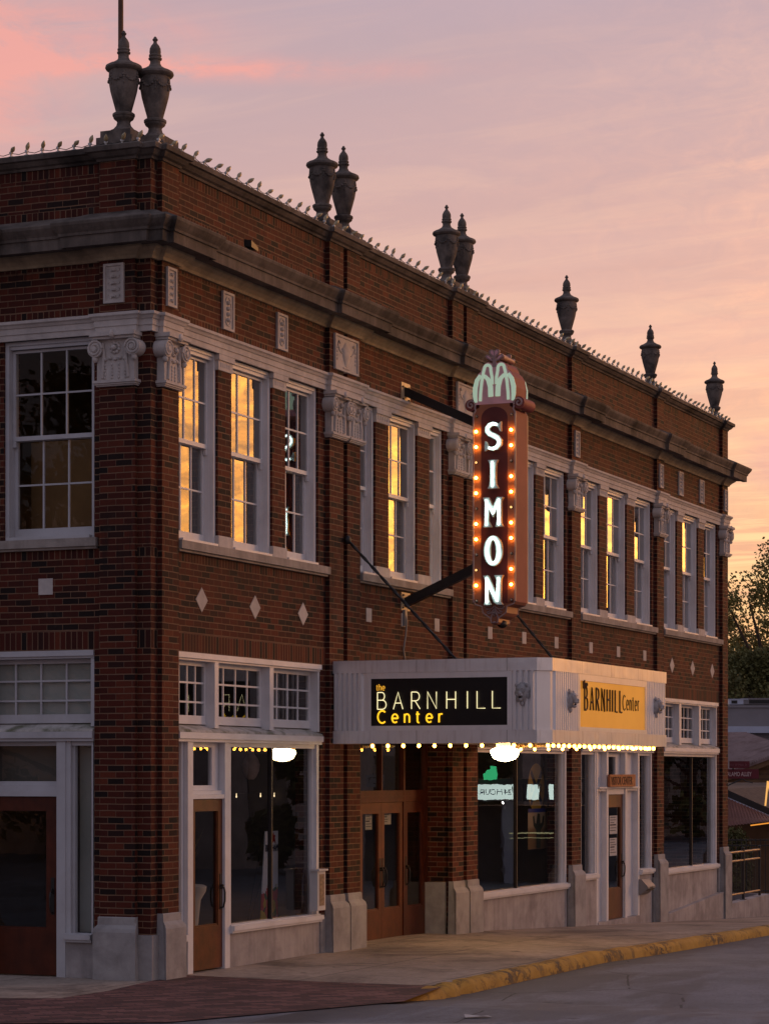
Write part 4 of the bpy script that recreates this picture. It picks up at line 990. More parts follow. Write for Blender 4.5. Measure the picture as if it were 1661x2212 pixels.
    for sgn in (-1, 1):
        for i, z in enumerate(zsb):
            k = MB(); a = sgn*.252*(1 if near else -1); s3 = on[sgn][i]
            k.cur = 1; k.lathe([(.020, 0), (.022, .010), (.014, .012)], 0, 0, 10, lambda x, y, t: mF(a+x, z+y, .001+t))
            k.cur = 0; c = mF(a, z, .034); r_ = .021 if s3 == 1 else .016; k.ball(c, r_, r_, r_, 10, 7)
            k.build('bulb', [(BULB_OFF, BULB_ON, BULB_DIM)[s3], STEEL], sg, smooth=60)
# struts, plates, cable
k = MB(); k.box(7.19, 7.50, -.012, .0, 7.43, 7.70); k.build('mounting_plate', PLATE, sg)
k = MB(); k.box(7.19, 7.50, -.012, .0, 4.55, 4.80); k.build('mounting_plate', PLATE, sg)
for z0 in (7.43, 4.55):
    for (u, z) in ((7.24, .04), (7.45, .04), (7.24, .21), (7.45, .21)):
        k = MB(); k.box(u-.02, u+.02, -.03, -.0125, z0+z-.012, z0+z+.012); k.build('bolt', STEEL, sg)
def beam(p, q, w_, h_):
    k = MB(); (y0, z0), (y1, z1) = p, q
    k.add([(7.345+s_*w_/2, y, z+t*h_/2) for (y, z) in ((y0, z0), (y1, z1)) for s_ in (-1, 1) for t in (-1, 1)], [(0, 1, 3, 2), (4, 6, 7, 5), (0, 4, 5, 1), (2, 3, 7, 6), (0, 2, 6, 4), (1, 5, 7, 3)])
    k.build('strut', IRON, sg)
beam((-.013, 7.58), (-1.10, 7.07), .11, .13); beam((-.013, 4.66), (-1.10, 5.13), .11, .13)
k = MB(); k.tube([(7.29, -.02, 4.55), (7.29, -.05, 4.4), (7.27, -.04, 4.2), (7.24, -.02, 4.0), (7.30, -.03, 3.8), (7.42, -.05, 3.65)], .012, 6); k.box(7.25, 7.33, -.04, -.0, 4.34, 4.56); k.build('cable', GREYBOX, sg)
k = MB(); k.ball((7.33, YC-.03, 4.33), .10, .07, .055, 10, 7); k.build('drip_cap', STEEL, sg, smooth=50)

# ------------------------------------------------------------------ marquee
X0, X1, YF = 4.81, 10.02, -2.97
mq = thing('theatre_marquee', 'white metal theatre marquee with neon name panel, amber panel and lion heads', 'marquee', (7.45, 0, 2.68))
ch = .14
outl = [(X0, -.003), (X0, YF+ch), (X0+ch, YF), (X1-ch, YF), (X1, YF+ch), (X1, -.003)]
def offs(o_):
    return [(X0-o_, -.003), (X0-o_, YF+ch-o_*.41), (X0+ch-o_*.41, YF-o_), (X1-ch+o_*.41, YF-o_), (X1+o_, YF+ch-o_*.41), (X1+o_, -.003)]
def band(o0, z0, z1, name, mat):
    k = MB(); a = offs(o0); b = offs(o0-.06); n = len(a)
    vs = [(x, y, z) for z in (z0, z1) for P_ in (a, b) for x, y in P_]; fs = []
    for i in range(n-1):
        fs += [(i, i+1, n+i+1, n+i), (2*n+i, 3*n+i, 3*n+i+1, 2*n+i+1), (i, 2*n+i, 2*n+i+1, i+1), (n+i, n+i+1, 3*n+i+1, 3*n+i)]
    k.add(vs, fs); return k.build(name, mat, mq)
band(.02, 3.585, 3.745, 'top_fascia', FASC); band(.02, 2.68, 2.845, 'bottom_fascia', FASC); band(-.012, 2.80, 3.60, 'wall_panel', MARQ)
k = MB(); k.prism(offs(-.06), 3.66, 3.70, lambda x, y, t: (x, y, t)); k.build('roof', ROOFM, mq)
k = MB(); k.prism(offs(-.045), 2.715, 2.74, lambda x, y, t: (x, y, t)); k.build('soffit', plain('cream_soffit', (.55, .45, .33), .6, .08, 2, 0), mq)
# left panel (faces the near side street): a = -Y
def mL(a, d, z): return (X0-d, -a-.042, z)
def mFr(a, d, z): return (a, YF-d, z)
k = MB()
framering(k, .49, 2.46, 2.846, 3.584, .055, .06, .075, .06, -.012, .014, mL)
k.build('panel_frame', MARQ, mq)
k = MB(); k.box(.546, 2.40, -.012, .004, 2.907, 3.508, mL); bp = k.build('black_panel', BLACKP, mq); 
def flutes(mm, a0, a1, n, amp):
    k = MB(); st = (a1-a0)/n
    for i in range(n):
        a = a0+i*st
        k.add([mm(a+.06*st, -.012, z) for z in (2.846, 3.584)]+[mm(a+.22*st, amp, z) for z in (2.846, 3.584)]+[mm(a+.62*st, amp, z) for z in (2.846, 3.584)]+[mm(a+.78*st, -.012, z) for z in (2.846, 3.584)],
              [(0, 1, 3, 2), (2, 3, 5, 4), (4, 5, 7, 6), (0, 2, 4, 6), (1, 7, 5, 3)])
    k.build('fluted_panel', MARQ, mq)
flutes(mL, .02, .44, 6, .03); flutes(mL, 2.47, 2.78, 4, .03)
flutes(mFr, 5.06, 5.98, 11, .02); flutes(mFr, 8.98, 9.86, 11, .02)
k = MB(); framering(k, 5.99, 8.97, 2.846, 3.584, .05, .09, .085, .055, -.012, .016, mFr); k.build('panel_frame', MARQ, mq)
k = MB(); k.box(6.041, 8.879, -.012, .006, 2.902, 3.498, mFr); k.build('amber_panel', AMBER, mq)
# stroke lettering
STK = {
 'B': [[(0, 0), (0, 1)], [(0, 1), (.35, 1)]+arc(.35, .77, .22, .23, 90, -90, 8)+[(0, .54)], [(0, .54), (.42, .54)]+arc(.40, .27, .30, .27, 90, -90, 8)+[(0, 0)]],
 'A': [[(0, 0), (.38, 1), (.76, 0)], [(.14, .36), (.62, .36)]],
 'R': [[(0, 0), (0, 1)], [(0, 1), (.35, 1)]+arc(.35, .74, .28, .26, 90, -90, 8)+[(0, .48)], [(.28, .48), (.68, 0)]],
 'N': [[(0, 0), (0, 1), (.7, 0), (.7, 1)]], 'H': [[(0, 0), (0, 1)], [(.7, 0), (.7, 1)], [(0, .54), (.7, .54)]],
 'I': [[(0, 0), (0, 1)]], 'L': [[(0, 1), (0, 0), (.55, 0)]],
 't': [[(.15, 1.25), (.15, .18)]+arc(.33, .18, .18, .18, 180, 280, 5), [(0, .95), (.38, .95)]],
 'h': [[(0, 0), (0, 1.45)], [(0, .62)]+arc(.3, .62, .3, .36, 180, 0, 8)+[(.6, 0)]],
 'e': [[(.02, .5), (.72, .5)]+arc(.37, .5, .36, .48, 0, 310, 16)], 'C': [arc(.55, .68, .55, .70, 50, 310, 18)],
 'n': [[(0, 0), (0, 1)], [(0, .62)]+arc(.3, .62, .3, .36, 180, 0, 8)+[(.6, 0)]], 'r': [[(0, 0), (0, 1)], [(0, .6)]+arc(.3, .6, .3, .36, 180, 70, 6)]}
WID = {'B': .72, 'A': .78, 'R': .70, 'N': .72, 'H': .72, 'I': .06, 'L': .55, 't': .42, 'h': .62, 'e': .74, 'C': .95, 'n': .62, 'r': .42}
def strokes(s, a, z, h, wfac, gap, fn):
    for ch_ in s:
        for st in STK[ch_]: fn([(a+x*h*wfac, z+y*h) for x, y in st])
        a += WID[ch_]*h*wfac+gap
    return a
def neon(txt, a, z, h, wf, gap, r, mat, name, mm, d):
    for c_ in txt:
        k = MB(); a = strokes(c_, a, z, h, wf, gap, lambda p_: k.tube([mm(x, d, y) for x, y in p_], r, 6)); k.build(name, mat, bp, smooth=60)
BST = [.625, .845, 1.095, 1.315, 1.575, 1.855, 1.985, 2.19]
for c_, a_ in zip('BARNHILL', BST):
    k = MB(); k2 = MB()
    w_ = .80 if c_ not in 'L' else .92
    strokes(c_, a_, 3.125, .215, w_, 0, lambda p_: k.tube([mL(x, .008, y+.004) for x, y in p_], .017, 4))
    strokes(c_, a_+.020, 3.118, .215, w_, 0, lambda p_: k2.tube([mL(x, .034, y) for x, y in p_], .0052, 6))
    k.build('letter_backing', DIML, bp); k2.build('neon_letter', NEONY, bp, smooth=60)
neon('the', .625, 3.36, .055, .85, .016, .0062, NEONO2, 'neon_letter', mL, .02)
neon('Center', .645, 2.945, .112, .98, .092, .0105, NEONO, 'neon_letter', mL, .022)
k = MB(); strokes('BARNHILL', 6.22, 3.125, .29, .60, .108, lambda p_: k.tube([mFr(x, .010, y) for x, y in p_], .0145, 4)); k.build('brown_lettering', BROWNL, mq)
k = MB(); strokes('the', 6.14, 3.40, .075, .85, .03, lambda p_: k.tube([mFr(x, .02, y) for x, y in p_], .010, 4)); strokes('Center', 7.86, 3.16, .145, .82, .055, lambda p_: k.tube([mFr(x, .01, y) for x, y in p_], .0075, 4)); k.build('brown_lettering', BROWNL, mq)
def lion(mm, a, z):
    k = MB()
    def b(u, d, w_, r1, r2=None, r3=None): 
        c = mm(a+u, d, z+w_)
        if mm is mL: k.ball(c, r2 or r1, r1, r3 or r1, 9, 7)
        else: k.ball(c, r1, r2 or r1, r3 or r1, 9, 7)
    for q in range(9): an = q*2*math.pi/9+.35; b(.070*math.cos(an), .018, .095*math.sin(an)-.005, .034, .022, .05)
    b(0, .03, 0, .085, .05, .115); b(0, .075, .03, .058, .045, .06); b(0, .10, -.015, .030, .05, .034); b(0, .135, -.006, .020, .016, .013)
    b(-.024, .115, -.035, .023, .026, .017); b(.024, .115, -.035, .023, .026, .017); b(0, .085, -.088, .026, .028, .022); b(-.030, .105, .048, .020, .018, .010); b(.030, .105, .048, .020, .018, .010)
    b(-.068, .045, .092, .020, .016, .024); b(.068, .045, .092, .020, .016, .024); b(0, .03, -.135, .026, .024, .035)
    j = MB(); c_ = mm(a, .098, z-.062); j.ball(c_, .018 if mm is mL else .022, .022 if mm is mL else .018, .013, 8, 5); hd = k.build('lion_head', LIONP, mq, smooth=60); j.build('mouth', IRON, hd)
    return
    k.build('lion_head', MARQ, mq, smooth=60)
lion(mL, 2.60, 3.31); lion(mFr, 5.60, 3.24); lion(mFr, 9.36, 3.25)
# marquee bulbs round the soffit edge
def mbulb(x, y):
    k = MB(); k.cur = 1; k.lathe([(.02, 2.714), (.018, 2.685), (.016, 2.672)], x, y, 8); k.cur = 0; k.ball((x, y, 2.652), .022, .022, .026, 10, 7); return k.build('bulb', [BULBM, BRASS], mq, smooth=60)
BRASS = plain('brass_socket', (.45, .25, .08), .35, .1, 5, 0, 20, .5, 1)
for i in range(11): mbulb(X0+.10, -.56-.2145*i)
for i in range(23): mbulb(X0+.30+.2065*i, YF+.10)
for i in range(11): mbulb(X1-.12, -.56-.2145*i)
# tie rods
def rod(p, q, nm='tie_rod'):
    k = MB(); P_, Q_ = Vector(p), Vector(q); n = 26
    for s_ in (0, math.pi): k.tube([P_.lerp(Q_, i/n)+Vector((.013*math.cos(i*1.3+s_), .013*math.sin(i*1.3+s_), 0)) for i in range(n+1)], .013, 6)
    k.ball(P_+Vector((0, -.0, 0)), .06, .05, .06, 8, 6); k.lathe([(.03, 0), (.03, .05), (.05, .055)], Q_.x, Q_.y, 8, lambda x, y, z: (x, y, Q_.z-.05+z))
    k.build(nm, IRON, mq, smooth=60)
rod((5.16, -.10, 5.34), (5.30, -1.60, 3.72)); rod((9.90, -.10, 5.34), (9.85, -1.50, 3.72))
# hanging globe lamp
gl = thing('globe_lamp', 'lit white schoolhouse globe lamp hanging under the marquee', 'lamp', (7.1, -1.56, 2.71))
k = MB(); k.lathe([(.07, 2.714), (.075, 2.69), (.085, 2.665), (.055, 2.66)], 7.1, -1.56, 18); k.build('canopy', PLATE, gl, smooth=50)
k = MB(); k.lathe([(.08, 2.658), (.12, 2.645), (.185, 2.62), (.198, 2.60), (.19, 2.57), (.165, 2.52), (.14, 2.495), (.09, 2.475), (.03, 2.462), (.005, 2.46)], 7.1, -1.56, 24); k.build('glass_shade', LAMPG, gl, smooth=60)

# ------------------------------------------------------------------ small things on and in the building
t = thing('wooden_sign', 'carved wooden VISITOR CENTER sign standing on the ledge over the white door', 'sign', (17.0, -.06, 2.063))
k = MB(); k.box(16.32, 17.78, -.075, -.03, 2.063, 2.275); b_ = k.build('board', CARVED, t)
k = MB(); text_into(k, 'VISITOR CENTER', .205, lambda x, y, z: (16.37+x, -.0755-z, 2.098+y), .004, 0, .78); k.build('lettering', CARVEDD, b_)
t = thing('wall_box', 'small grey slant topped metal box on the wall below the right sidelight', 'metal box', (18.45, 0, .15))
k = MB(); k.prism([(0, .12), (.0, .40), (.05, .40), (.17, .27), (.17, .235), (.03, .12)], 18.2, 18.66, lambda d, z, u: mA(u, d+.002, z)); k.build('housing', GREYBOX, t)
k = MB(); k.box(18.22, 18.64, .06, .16, .2, .205, mA); k.box(18.36, 18.5, .1725, .18, .24, .262, mA); k.build('lip', STEEL, t)
t = thing('brochure_box', 'small white brochure box fixed to the right edge of the first shop window', 'brochure box', (4.36, -.02, .72))
k = MB(); k.box(4.18, 4.42, .012, .12, .56, 1.06, mA); k.box(4.16, 4.44, .01, .15, 1.061, 1.085, mA); bb = k.build('housing', WHITEB, t)
k = MB(); k.box(4.23, 4.38, .1205, .124, .62, 1.02, mA); k.build('leaflet', plain('leaflet_print', (.25, .17, .11), .6, .5, 25, 0), bb)
t = thing('banner_stand', 'tall white and floral BRENHAM banner standing behind the first shop window', 'banner', (4.3, .62, .05))
k = MB(); k.add([(4.02, .62, .05), (4.56, .62, .05), (4.53, .60, 1.56), (4.16, .60, 1.56), (4.02, .635, .05), (4.56, .635, .05), (4.53, .615, 1.56), (4.16, .615, 1.56)], [(0, 1, 2, 3), (4, 7, 6, 5), (0, 4, 5, 1), (1, 5, 6, 2), (2, 6, 7, 3), (3, 7, 4, 0)]); k.build('panel', BANNERM, t)
k = MB(); text_into(k, 'BRENHAM', .13, lambda x, y, z: (4.34+x, .598-z+.0, 1.30+y), .003, 0, .62, 'CENTER'); k.build('lettering', INK, t)
k = MB(); k.prism([(.0, .0), (.05, .02), (.09, -.02), (.06, .06), (.08, .10), (.04, .09), (.03, .14), (.0, .10), (-.02, .05)], .594, .597, lambda a, b, y: (4.36+a, y, 1.41+b)); k.build('emblem', REDP, t)
k = MB(); k.tube([(4.18, .64, 1.55), (4.3, 1.0, .0)], .008, 6); k.tube([(4.5, .64, 1.55), (4.3, 1.0, .0)], .008, 6); k.build('easel', STEEL, t)
t = thing('urn_planter', 'pale grey fluted planter standing inside the first wooden door', 'planter', (2.12, .75, 0))
k = MB(); k.lathe([(.16, -.04), (.17, .02), (.15, .06), (.17, .2), (.22, .5), (.25, .78), (.31, .88), (.32, .94), (.28, .96)], 2.12, .75, 20); k.build('pot', plain('pale_planter', (.50, .49, .46), .8, .1, 3, 0), t, smooth=50)
k = MB()
rl = random.Random(9)
for i in range(70):
    a = rl.uniform(0, 6.28); l = rl.uniform(.3, .75); c = Vector((2.12, .75, .93)); e = c+Vector((math.cos(a)*l*.55, math.sin(a)*l*.55, l)); s_ = Vector((-math.sin(a), math.cos(a), 0))*.02
    mid = c.lerp(e, .5)+Vector((0, 0, .06)); k.quad(c-s_*.4, c+s_*.4, mid+s_, mid-s_); k.quad(mid-s_, mid+s_, e)
k.build('fronds', LEAFD, t)
t = thing('paper_lantern', 'pale vase shaped ornament hanging inside the first shop window', 'ornament', (4.35, .9, 2.28))
k = MB(); k.lathe([(.035, 2.22), (.07, 2.25), (.105, 2.33), (.115, 2.41), (.095, 2.48), (.05, 2.54), (.032, 2.60), (.035, 2.66), (.02, 2.70), (.004, 2.72)], 4.35, .9, 16); k.build('shade', CLOTH, t, smooth=50)
k = MB(); k.tube([(4.35, .9, 2.72), (4.35, .9, 3.97)], .005, 5); k.build('cord', IRON, t)
t = thing('reflected_dots', 'row of four tiny glowing dots added inside the first shop window for reflected far lights', 'string lights', (4.4, .9, 2.0))  # dots and wire added in place of reflections of far lights
k = MB(); k.tube([(3.0, .9, 2.06), (3.6, .9, 2.03), (4.5, .9, 2.05), (5.08, .9, 2.03)], .003, 5); k.build('wire', WIRE, t)
for x in (3.42, 3.93, 4.63, 5.04): k = MB(); k.ball((x, .9, 2.005), .010, .010, .016, 8, 6); k.tube([(x, .9, 2.02), (x, .9, 2.045)], .006, 5); k.build('bulb', DOTGLOW, t)
t = thing('crossing_sign', 'round yellow railroad crossing sign hung inside the window left of the white door', 'road sign', (14.05, .42, 2.05))
k = MB(); k.lathe([(.40, 0), (.40, .006)], 0, 0, 32, lambda x, y, z: (13.92+x, .42-z, 2.06+y)); k.build('disc', YEL, t)
k = MB()
for s_ in (-1, 1):
    dx, dz = .27, .27*s_; k.add([(13.92+e*dx+f*.035*s_*-1, .4135-.001*(s_+1), 2.06+e*dz+f*.035) for e in (-1, 1) for f in (-1, 1)], [(0, 1, 3, 2)])
text_into(k, 'R', .2, lambda x, y, z: (13.63+x, .412-z, 1.99+y), .002); text_into(k, 'R', .2, lambda x, y, z: (14.06+x, .412-z, 1.99+y), .002); k.build('marking', BLACKP, t)
t = thing('poster', 'tan desert poster with a dark cactus hung in the window under the round sign', 'poster', (13.95, .40, 1.4))
k = MB(); k.box(13.48, 14.42, .40, .405, 1.06, 1.72); k.build('sheet', POSTM, t)
k = MB(); k.box(13.48, 14.42, .395, .3995, 1.66, 1.72); k.build('title_strip', plain('blue_strip', (.03, .04, .22), .6, .1, 4, 0), t)
k = MB(); k.prism([(-.07, 0), (.07, 0), (.08, .30), (.19, .38), (.22, .52), (.17, .53), (.13, .42), (.07, .40), (.05, .56), (-.03, .57), (-.08, .40), (-.13, .42), (-.17, .54), (-.21, .52), (-.18, .37), (-.08, .30)], .396, .3995, lambda a, b, y: (13.98+a*1.3, y, 1.07+b)); k.build('cactus_print', plain('cactus_green', (.03, .035, .018), .7, .2, 6, 0), t)
def notice(label, x0, x1, z0, z1, yy, col2=INK, lines=6):
    t = thing('paper_notice', label, 'notice', ((x0+x1)/2, yy, z0), 0, 'paper notices taped to the doors')
    k = MB(); k.box(x0, x1, yy-.002, yy, z0, z1); k.build('sheet', PAPER, t)
    k = MB(); rn = random.Random(int(x0*77+z0*31))
    for i in range(lines):
        z = z1-(i+.8)*(z1-z0)/(lines+1); k.box(x0+.06*(x1-x0)+rn.uniform(0, .02), x1-rn.uniform(.05, .45)*(x1-x0), yy-.0035, yy-.0021, z, z+(z1-z0)/(lines+1)*(.25 if i != lines//2 else .5))
    k.build('printed_lines', col2, t)
notice('upper printed notice on the glass of the white framed visitor door', 16.70, 17.14, 1.24, 1.56, .062)
notice('lower white letter sized notice on the glass of the visitor door', 16.70, 17.12, .86, 1.17, .062)
notice('small white paper on the left leaf of the recessed entrance doors', 6.95, 7.18, 1.52, 1.76, .43)
notice('white paper on the right leaf of the recessed entrance doors', 7.50, 7.86, 1.58, 1.80, .43)
t = thing('floodlight', 'small black floodlight sitting on the cornice above the corner windows', 'floodlight', (2.0, -.28, 8.45))
k = MB(); k.add([(1.90, -.31, 8.50), (2.08, -.31, 8.48), (2.08, -.21, 8.50), (1.90, -.21, 8.52), (1.90, -.31, 8.58), (2.08, -.31, 8.53), (2.08, -.21, 8.58), (1.90, -.21, 8.60)], [(3, 2, 1, 0), (4, 5, 6, 7), (0, 1, 5, 4), (1, 2, 6, 5), (2, 3, 7, 6), (3, 0, 4, 7)]); k.build('housing', IRON, t)
k = MB(); k.box(1.95, 2.0, -.27, -.23, 8.42, 8.5); k.build('bracket', STEEL, t)
tag(MB().build('x', STEEL), 'x'); bpy.data.objects.remove(bpy.data.objects['x'])
k = MB(); k.quad((-2.52, -4.72, .0), (-2.42, -4.86, .012), (-2.33, -4.80, .002), (-2.40, -4.66, .02)); k.quad((-2.42, -4.86, .012), (-2.36, -4.93, .0), (-2.29, -4.86, .004), (-2.33, -4.80, .002)); tag(k.build('litter', PAPER), 'crumpled scrap of white litter lying on the road at the bottom', 'litter')

# ------------------------------------------------------------------ right-hand background
t = thing('retaining_wall', 'low concrete retaining wall beyond the far end of the building', 'wall', (25.7, 0, -.7))
k = MB(); k.add([(24.12, -.06, -1.3), (27.35, -.06, -1.3), (27.35, -.06, -.28), (24.12, -.06, -.34), (24.12, .16, -1.3), (27.35, .16, -1.3), (27.35, .16, -.28), (24.12, .16, -.34)], [(0, 1, 2, 3), (4, 7, 6, 5), (3, 2, 6, 7), (0, 3, 7, 4), (1, 5, 6, 2)]); k.build('concrete', CONC, t)
k = MB(); k.box(27.351, 27.45, -.08, 5, -1.3, -.27); k.build('return_wall', CONC, t)
t = thing('pipe_railing', 'bronze pipe railing with thin balusters standing on the low concrete wall', 'railing', (25.7, .05, -.3))
def bar(mbk, p, q, r): mbk.tube([p, q], r, 8)
for x in (24.25, 25.62, 26.95):
    k = MB(); bar(k, (x, .05, -.36), (x, .05, .74), .03); k.ball((x, .05, .75), .032, .032, .02, 8, 5); k.box(x-.06, x+.06, -.01, .11, -.33, -.30); k.build('post', STEEL, t, smooth=60)
for z in (.68, .50, -.18): k = MB(); bar(k, (24.2, .05, z), (26.95, .05, z), .024); k.build('rail', PIPE, t, smooth=60)
k = MB()
for i in range(26): bar(k, (24.3+i*.102, .05, -.18), (24.3+i*.102, .05, .50), .0065)
k.build('balusters', IRON, t)
t = thing('street_sign', 'dark red two blade street sign reading ALAMO ALLEY past the building end', 'street sign', (24.30, 1.0, 2.4))
cS = Vector((24.88, -.04, 0)); ax = Vector((sp, -cp, 0))
def mT(u, d, z): v = cS+ax*u-Vector((cp, sp, 0))*d; return (v.x, v.y, z)
k = MB(); k.box(-.18, .23, -.006, .006, 2.395, 2.54, mT); b1_ = k.build('upper_blade', SIGNRED, t)
k = MB(); text_into(k, '103 W Main St', .062, lambda x, y, z: mT(x, .0065+z, 2.446+y), .002, 0, .95, 'CENTER'); k.build('lettering', plain('dim_lettering', (.24, .08, .10), .6, .1, 5, 0), b1_)
k = MB(); k.box(-.48, .42, -.006, .006, 2.185, 2.378, mT); b2_ = k.build('lower_blade', SIGNRED, t)
k = MB(); text_into(k, 'ALAMO ALLEY', .125, lambda x, y, z: mT(.27+x, .0065+z, 2.235+y), .002, 0, .62, 'RIGHT'); k.build('lettering', SIGNTXT, b2_)
k = MB(); k.tube([mT(.08, 0, 2.18), mT(.0, 0, 2.14), mT(-.2, 0, 2.05), (24.11, .45, 2.0)], .012, 6); k.tube([mT(.08, 0, 2.18), mT(.16, 0, 2.13), mT(.3, 0, 2.10)], .010, 6); k.tube([mT(-.1, 0, 2.36), mT(-.1, 0, 2.40)], .02, 6); k.build('bracket', IRON, t)
def bg(name, label, cat, depth, xpx, z, group=None):
    x = (xpx-830.5)/5350*depth; o = thing(name, label, cat, (CX+cp*depth+sp*x, CY+sp*depth-cp*x, z), PSI-R(90), group)
    return o
# grey flat-roofed building far behind
o = bg('flat_roof_building', 'long grey flat roofed building under the trees far right', 'building', 100, 1640, -1.3)
z_ = lambda y, dep: 2.313+dep*(1669-y)/5350+1.3
k = MB(); k.box(-3, 14, 0, 10, 0, z_(1529, 100)); k.build('wall', GREYW, o, True)
k = MB(); k.box(-3.05, 14.05, -.06, 10.05, z_(1529, 100)+.001, z_(1524, 100)); k.build('parapet', GREYW, o, True)
k = MB(); k.box(-3, 14, -.5, -.0005, z_(1584, 100), z_(1570, 100)); k.build('awning_strip', PALEB, o, True)
for i, (px, w_, h_, lb) in enumerate(((1592, .75, .22, 'small rooftop air conditioner with a pale end on the grey building'), (1653, 1.9, .25, 'wide dark grilled rooftop air conditioner on the grey building'))):
    zb = 2.313+101*(1669-1524)/5350
    a = bg('air_conditioner', lb, 'air conditioner', 101, px, zb, 'rooftop air conditioners')
    k = MB(); k.box(-w_/2, w_/2, -.4, .4, .03, h_); k.box(-w_/2-.02, w_/2+.02, -.42, .42, h_+.001, h_+.03); k.box(-w_/2+.05, w_/2-.05, -.3, .3, 0, .03); k.build('housing', PALEB if i == 0 else GREYW, a, True)
    k = MB(); k.box(-w_*.38, w_*.3 if i else -.05, -.41, -.4005, .06, h_-.04)
    for q in range(4): k.box(-w_*.38, w_*.3 if i else -.05, -.418, -.411, .07+q*.035, .08+q*.035)
    k.build('grille', IRON, a, True)
# tin-roofed barn with boarded gable
o = bg('tin_roof_building', 'brown boarded building with a rusty corrugated tin roof at the right edge', 'building', 80, 1640, -1.25)
dp = 80; zl = lambda y: 2.313+dp*(1669-y)/5350+1.25; xl = lambda x: (x-1640)/5350*dp
k = MB(); k.prism([(xl(1540), 0), (xl(1540), zl(1690)), (xl(1700), zl(1632)), (xl(1860), zl(1690)), (xl(1860), 0)], 0, 9, lambda a, b, t_: (a, t_, b)); k.build('wall', TIMBER, o, True)
ea, eb = (xl(1530), zl(1684)), (xl(1700), zl(1620))
k = MB(); n = 22; zbk = 2.313+89*(1669-1586)/5350+1.25
P2 = lambda s_, back, dz: (ea[0]+(eb[0]-ea[0])*s_, -.35+back*9.5, (ea[1]+(eb[1]-ea[1])*s_)*(1-back)+zbk*back+dz)
for i in range(n):
    s0, s1 = i/n, (i+1)/n; sm = s0+.3/n
    k.quad(P2(0, s0, .0), P2(1, s0, .0), P2(1, sm, .09), P2(0, sm, .09)); k.quad(P2(0, sm, .09), P2(1, sm, .09), P2(1, s1, .0), P2(0, s1, .0))
for i in range(70):
    a_, b_2 = P2(i/70, 0, .0), P2((i+1)/70, 0, .0); e_ = .05 if i % 2 else .0
    k.quad((a_[0], a_[1]-.01, a_[2]+e_), (b_2[0], b_2[1]-.01, b_2[2]+e_), (b_2[0], b_2[1]-.01, b_2[2]-.08), (a_[0], a_[1]-.01, a_[2]-.08))
k.build('tin_roof', TINR, o, True)
k = MB(); k.add([(ea[0], -.30, ea[1]-.06), (eb[0], -.30, eb[1]-.06), (eb[0], -.30, eb[1]-.26), (ea[0], -.30, ea[1]-.26), (ea[0], -.2, ea[1]-.06), (eb[0], -.2, eb[1]-.06), (eb[0], -.2, eb[1]-.26), (ea[0], -.2, ea[1]-.26)], [(0, 1, 2, 3), (4, 7, 6, 5), (0, 4, 5, 1), (3, 2, 6, 7)]); k.build('barge_board', TIMBER, o, True)
k = MB()
for i in range(12): k.box(xl(1540), xl(1860), -.02, -.0005, zl(1780)+i*.16, zl(1780)+i*.16+.012)
k.build('board_joint', TRIM, o, True)
# shingled house with the lit letters
o = bg('shingled_house', 'low house with brown shingled roof, dark fascia and red awning at the right edge', 'house', 68, 1640, -1.15)
dp = 68; zl = lambda y: 2.313+dp*(1669-y)/5350+1.15; xl = lambda x: (x-1640)/5350*dp
k = MB(); k.box(xl(1560), xl(1800), 0, 7, 0, zl(1778)); k.build('wall', TIMBER, o, True)
k = MB(); k.add([(xl(1540), -.3, zl(1700)), (xl(1672), -.9, zl(1765)), (xl(1800), -.9, zl(1765)), (xl(1800), 6, zl(1693)), (xl(1540), 6, zl(1693)), (xl(1540), -.3, zl(1706)), (xl(1672), -.9, zl(1771)), (xl(1800), -.9, zl(1771)), (xl(1800), 6, zl(1699)), (xl(1540), 6, zl(1699))], [(0, 1, 2, 3, 4), (9, 8, 7, 6, 5), (0, 5, 6, 1), (1, 6, 7, 2), (2, 7, 8, 3), (4, 9, 5, 0)]); k.build('roof', SHINGLE, o, True)
k = MB(); k.add([(xl(1545), -.42, zl(1697)), (xl(1672), -1.02, zl(1756)), (xl(1672), -1.02, zl(1772)), (xl(1545), -.42, zl(1713)), (xl(1545), -.32, zl(1697)), (xl(1672), -.92, zl(1756)), (xl(1672), -.92, zl(1772)), (xl(1545), -.32, zl(1713))], [(0, 1, 2, 3), (4, 7, 6, 5), (0, 4, 5, 1), (3, 2, 6, 7)]); k.build('fascia', TRIM, o, True)
k = MB(); k.add([(xl(1545), -.44, zl(1713)), (xl(1672), -1.04, zl(1770)), (xl(1672), -1.04, zl(1774)), (xl(1545), -.44, zl(1717))], [(0, 1, 2, 3)]); k.build('flashing', PALEB, o, True)
k = MB(); n = 40
for i in range(n):
    s0, s1 = i/n, (i+1)/n; q = .02 if i % 2 else 0
    f_ = lambda s_, e: (xl(1545)+(xl(1672)-xl(1545))*s_, -.46-.6*s_-e*1.2, (zl(1716)+(zl(1772)-zl(1716))*s_)*(1-e)+(zl(1784)+(zl(1768)-zl(1784))*s_)*e+q)
    k.quad(f_(s0, 0), f_(s1, 0), f_(s1, 1), f_(s0, 1))
k.build('awning', AWN, o, True)
k = MB(); k.tube([(xl(1598), -2.0, zl(1780.5)), (xl(1635), -2.2, zl(1775)), (xl(1690), -2.5, zl(1767))], .016, 6); k.build('light_strip', ORANGEL, o, True)
k = MB(); k.box(xl(1639), xl(1647), -1.9, -1.8, 0, zl(1772)); k.build('porch_post', TIMBER, o, True)
k = MB(); text_into(k, 'MIX', .98, lambda x, y, z: (xl(1646.5)-.17+x*.42+y*.10, -1.3-z, zl(1740)+y), .05); k.build('lit_lettering', GOLDL, o, True)
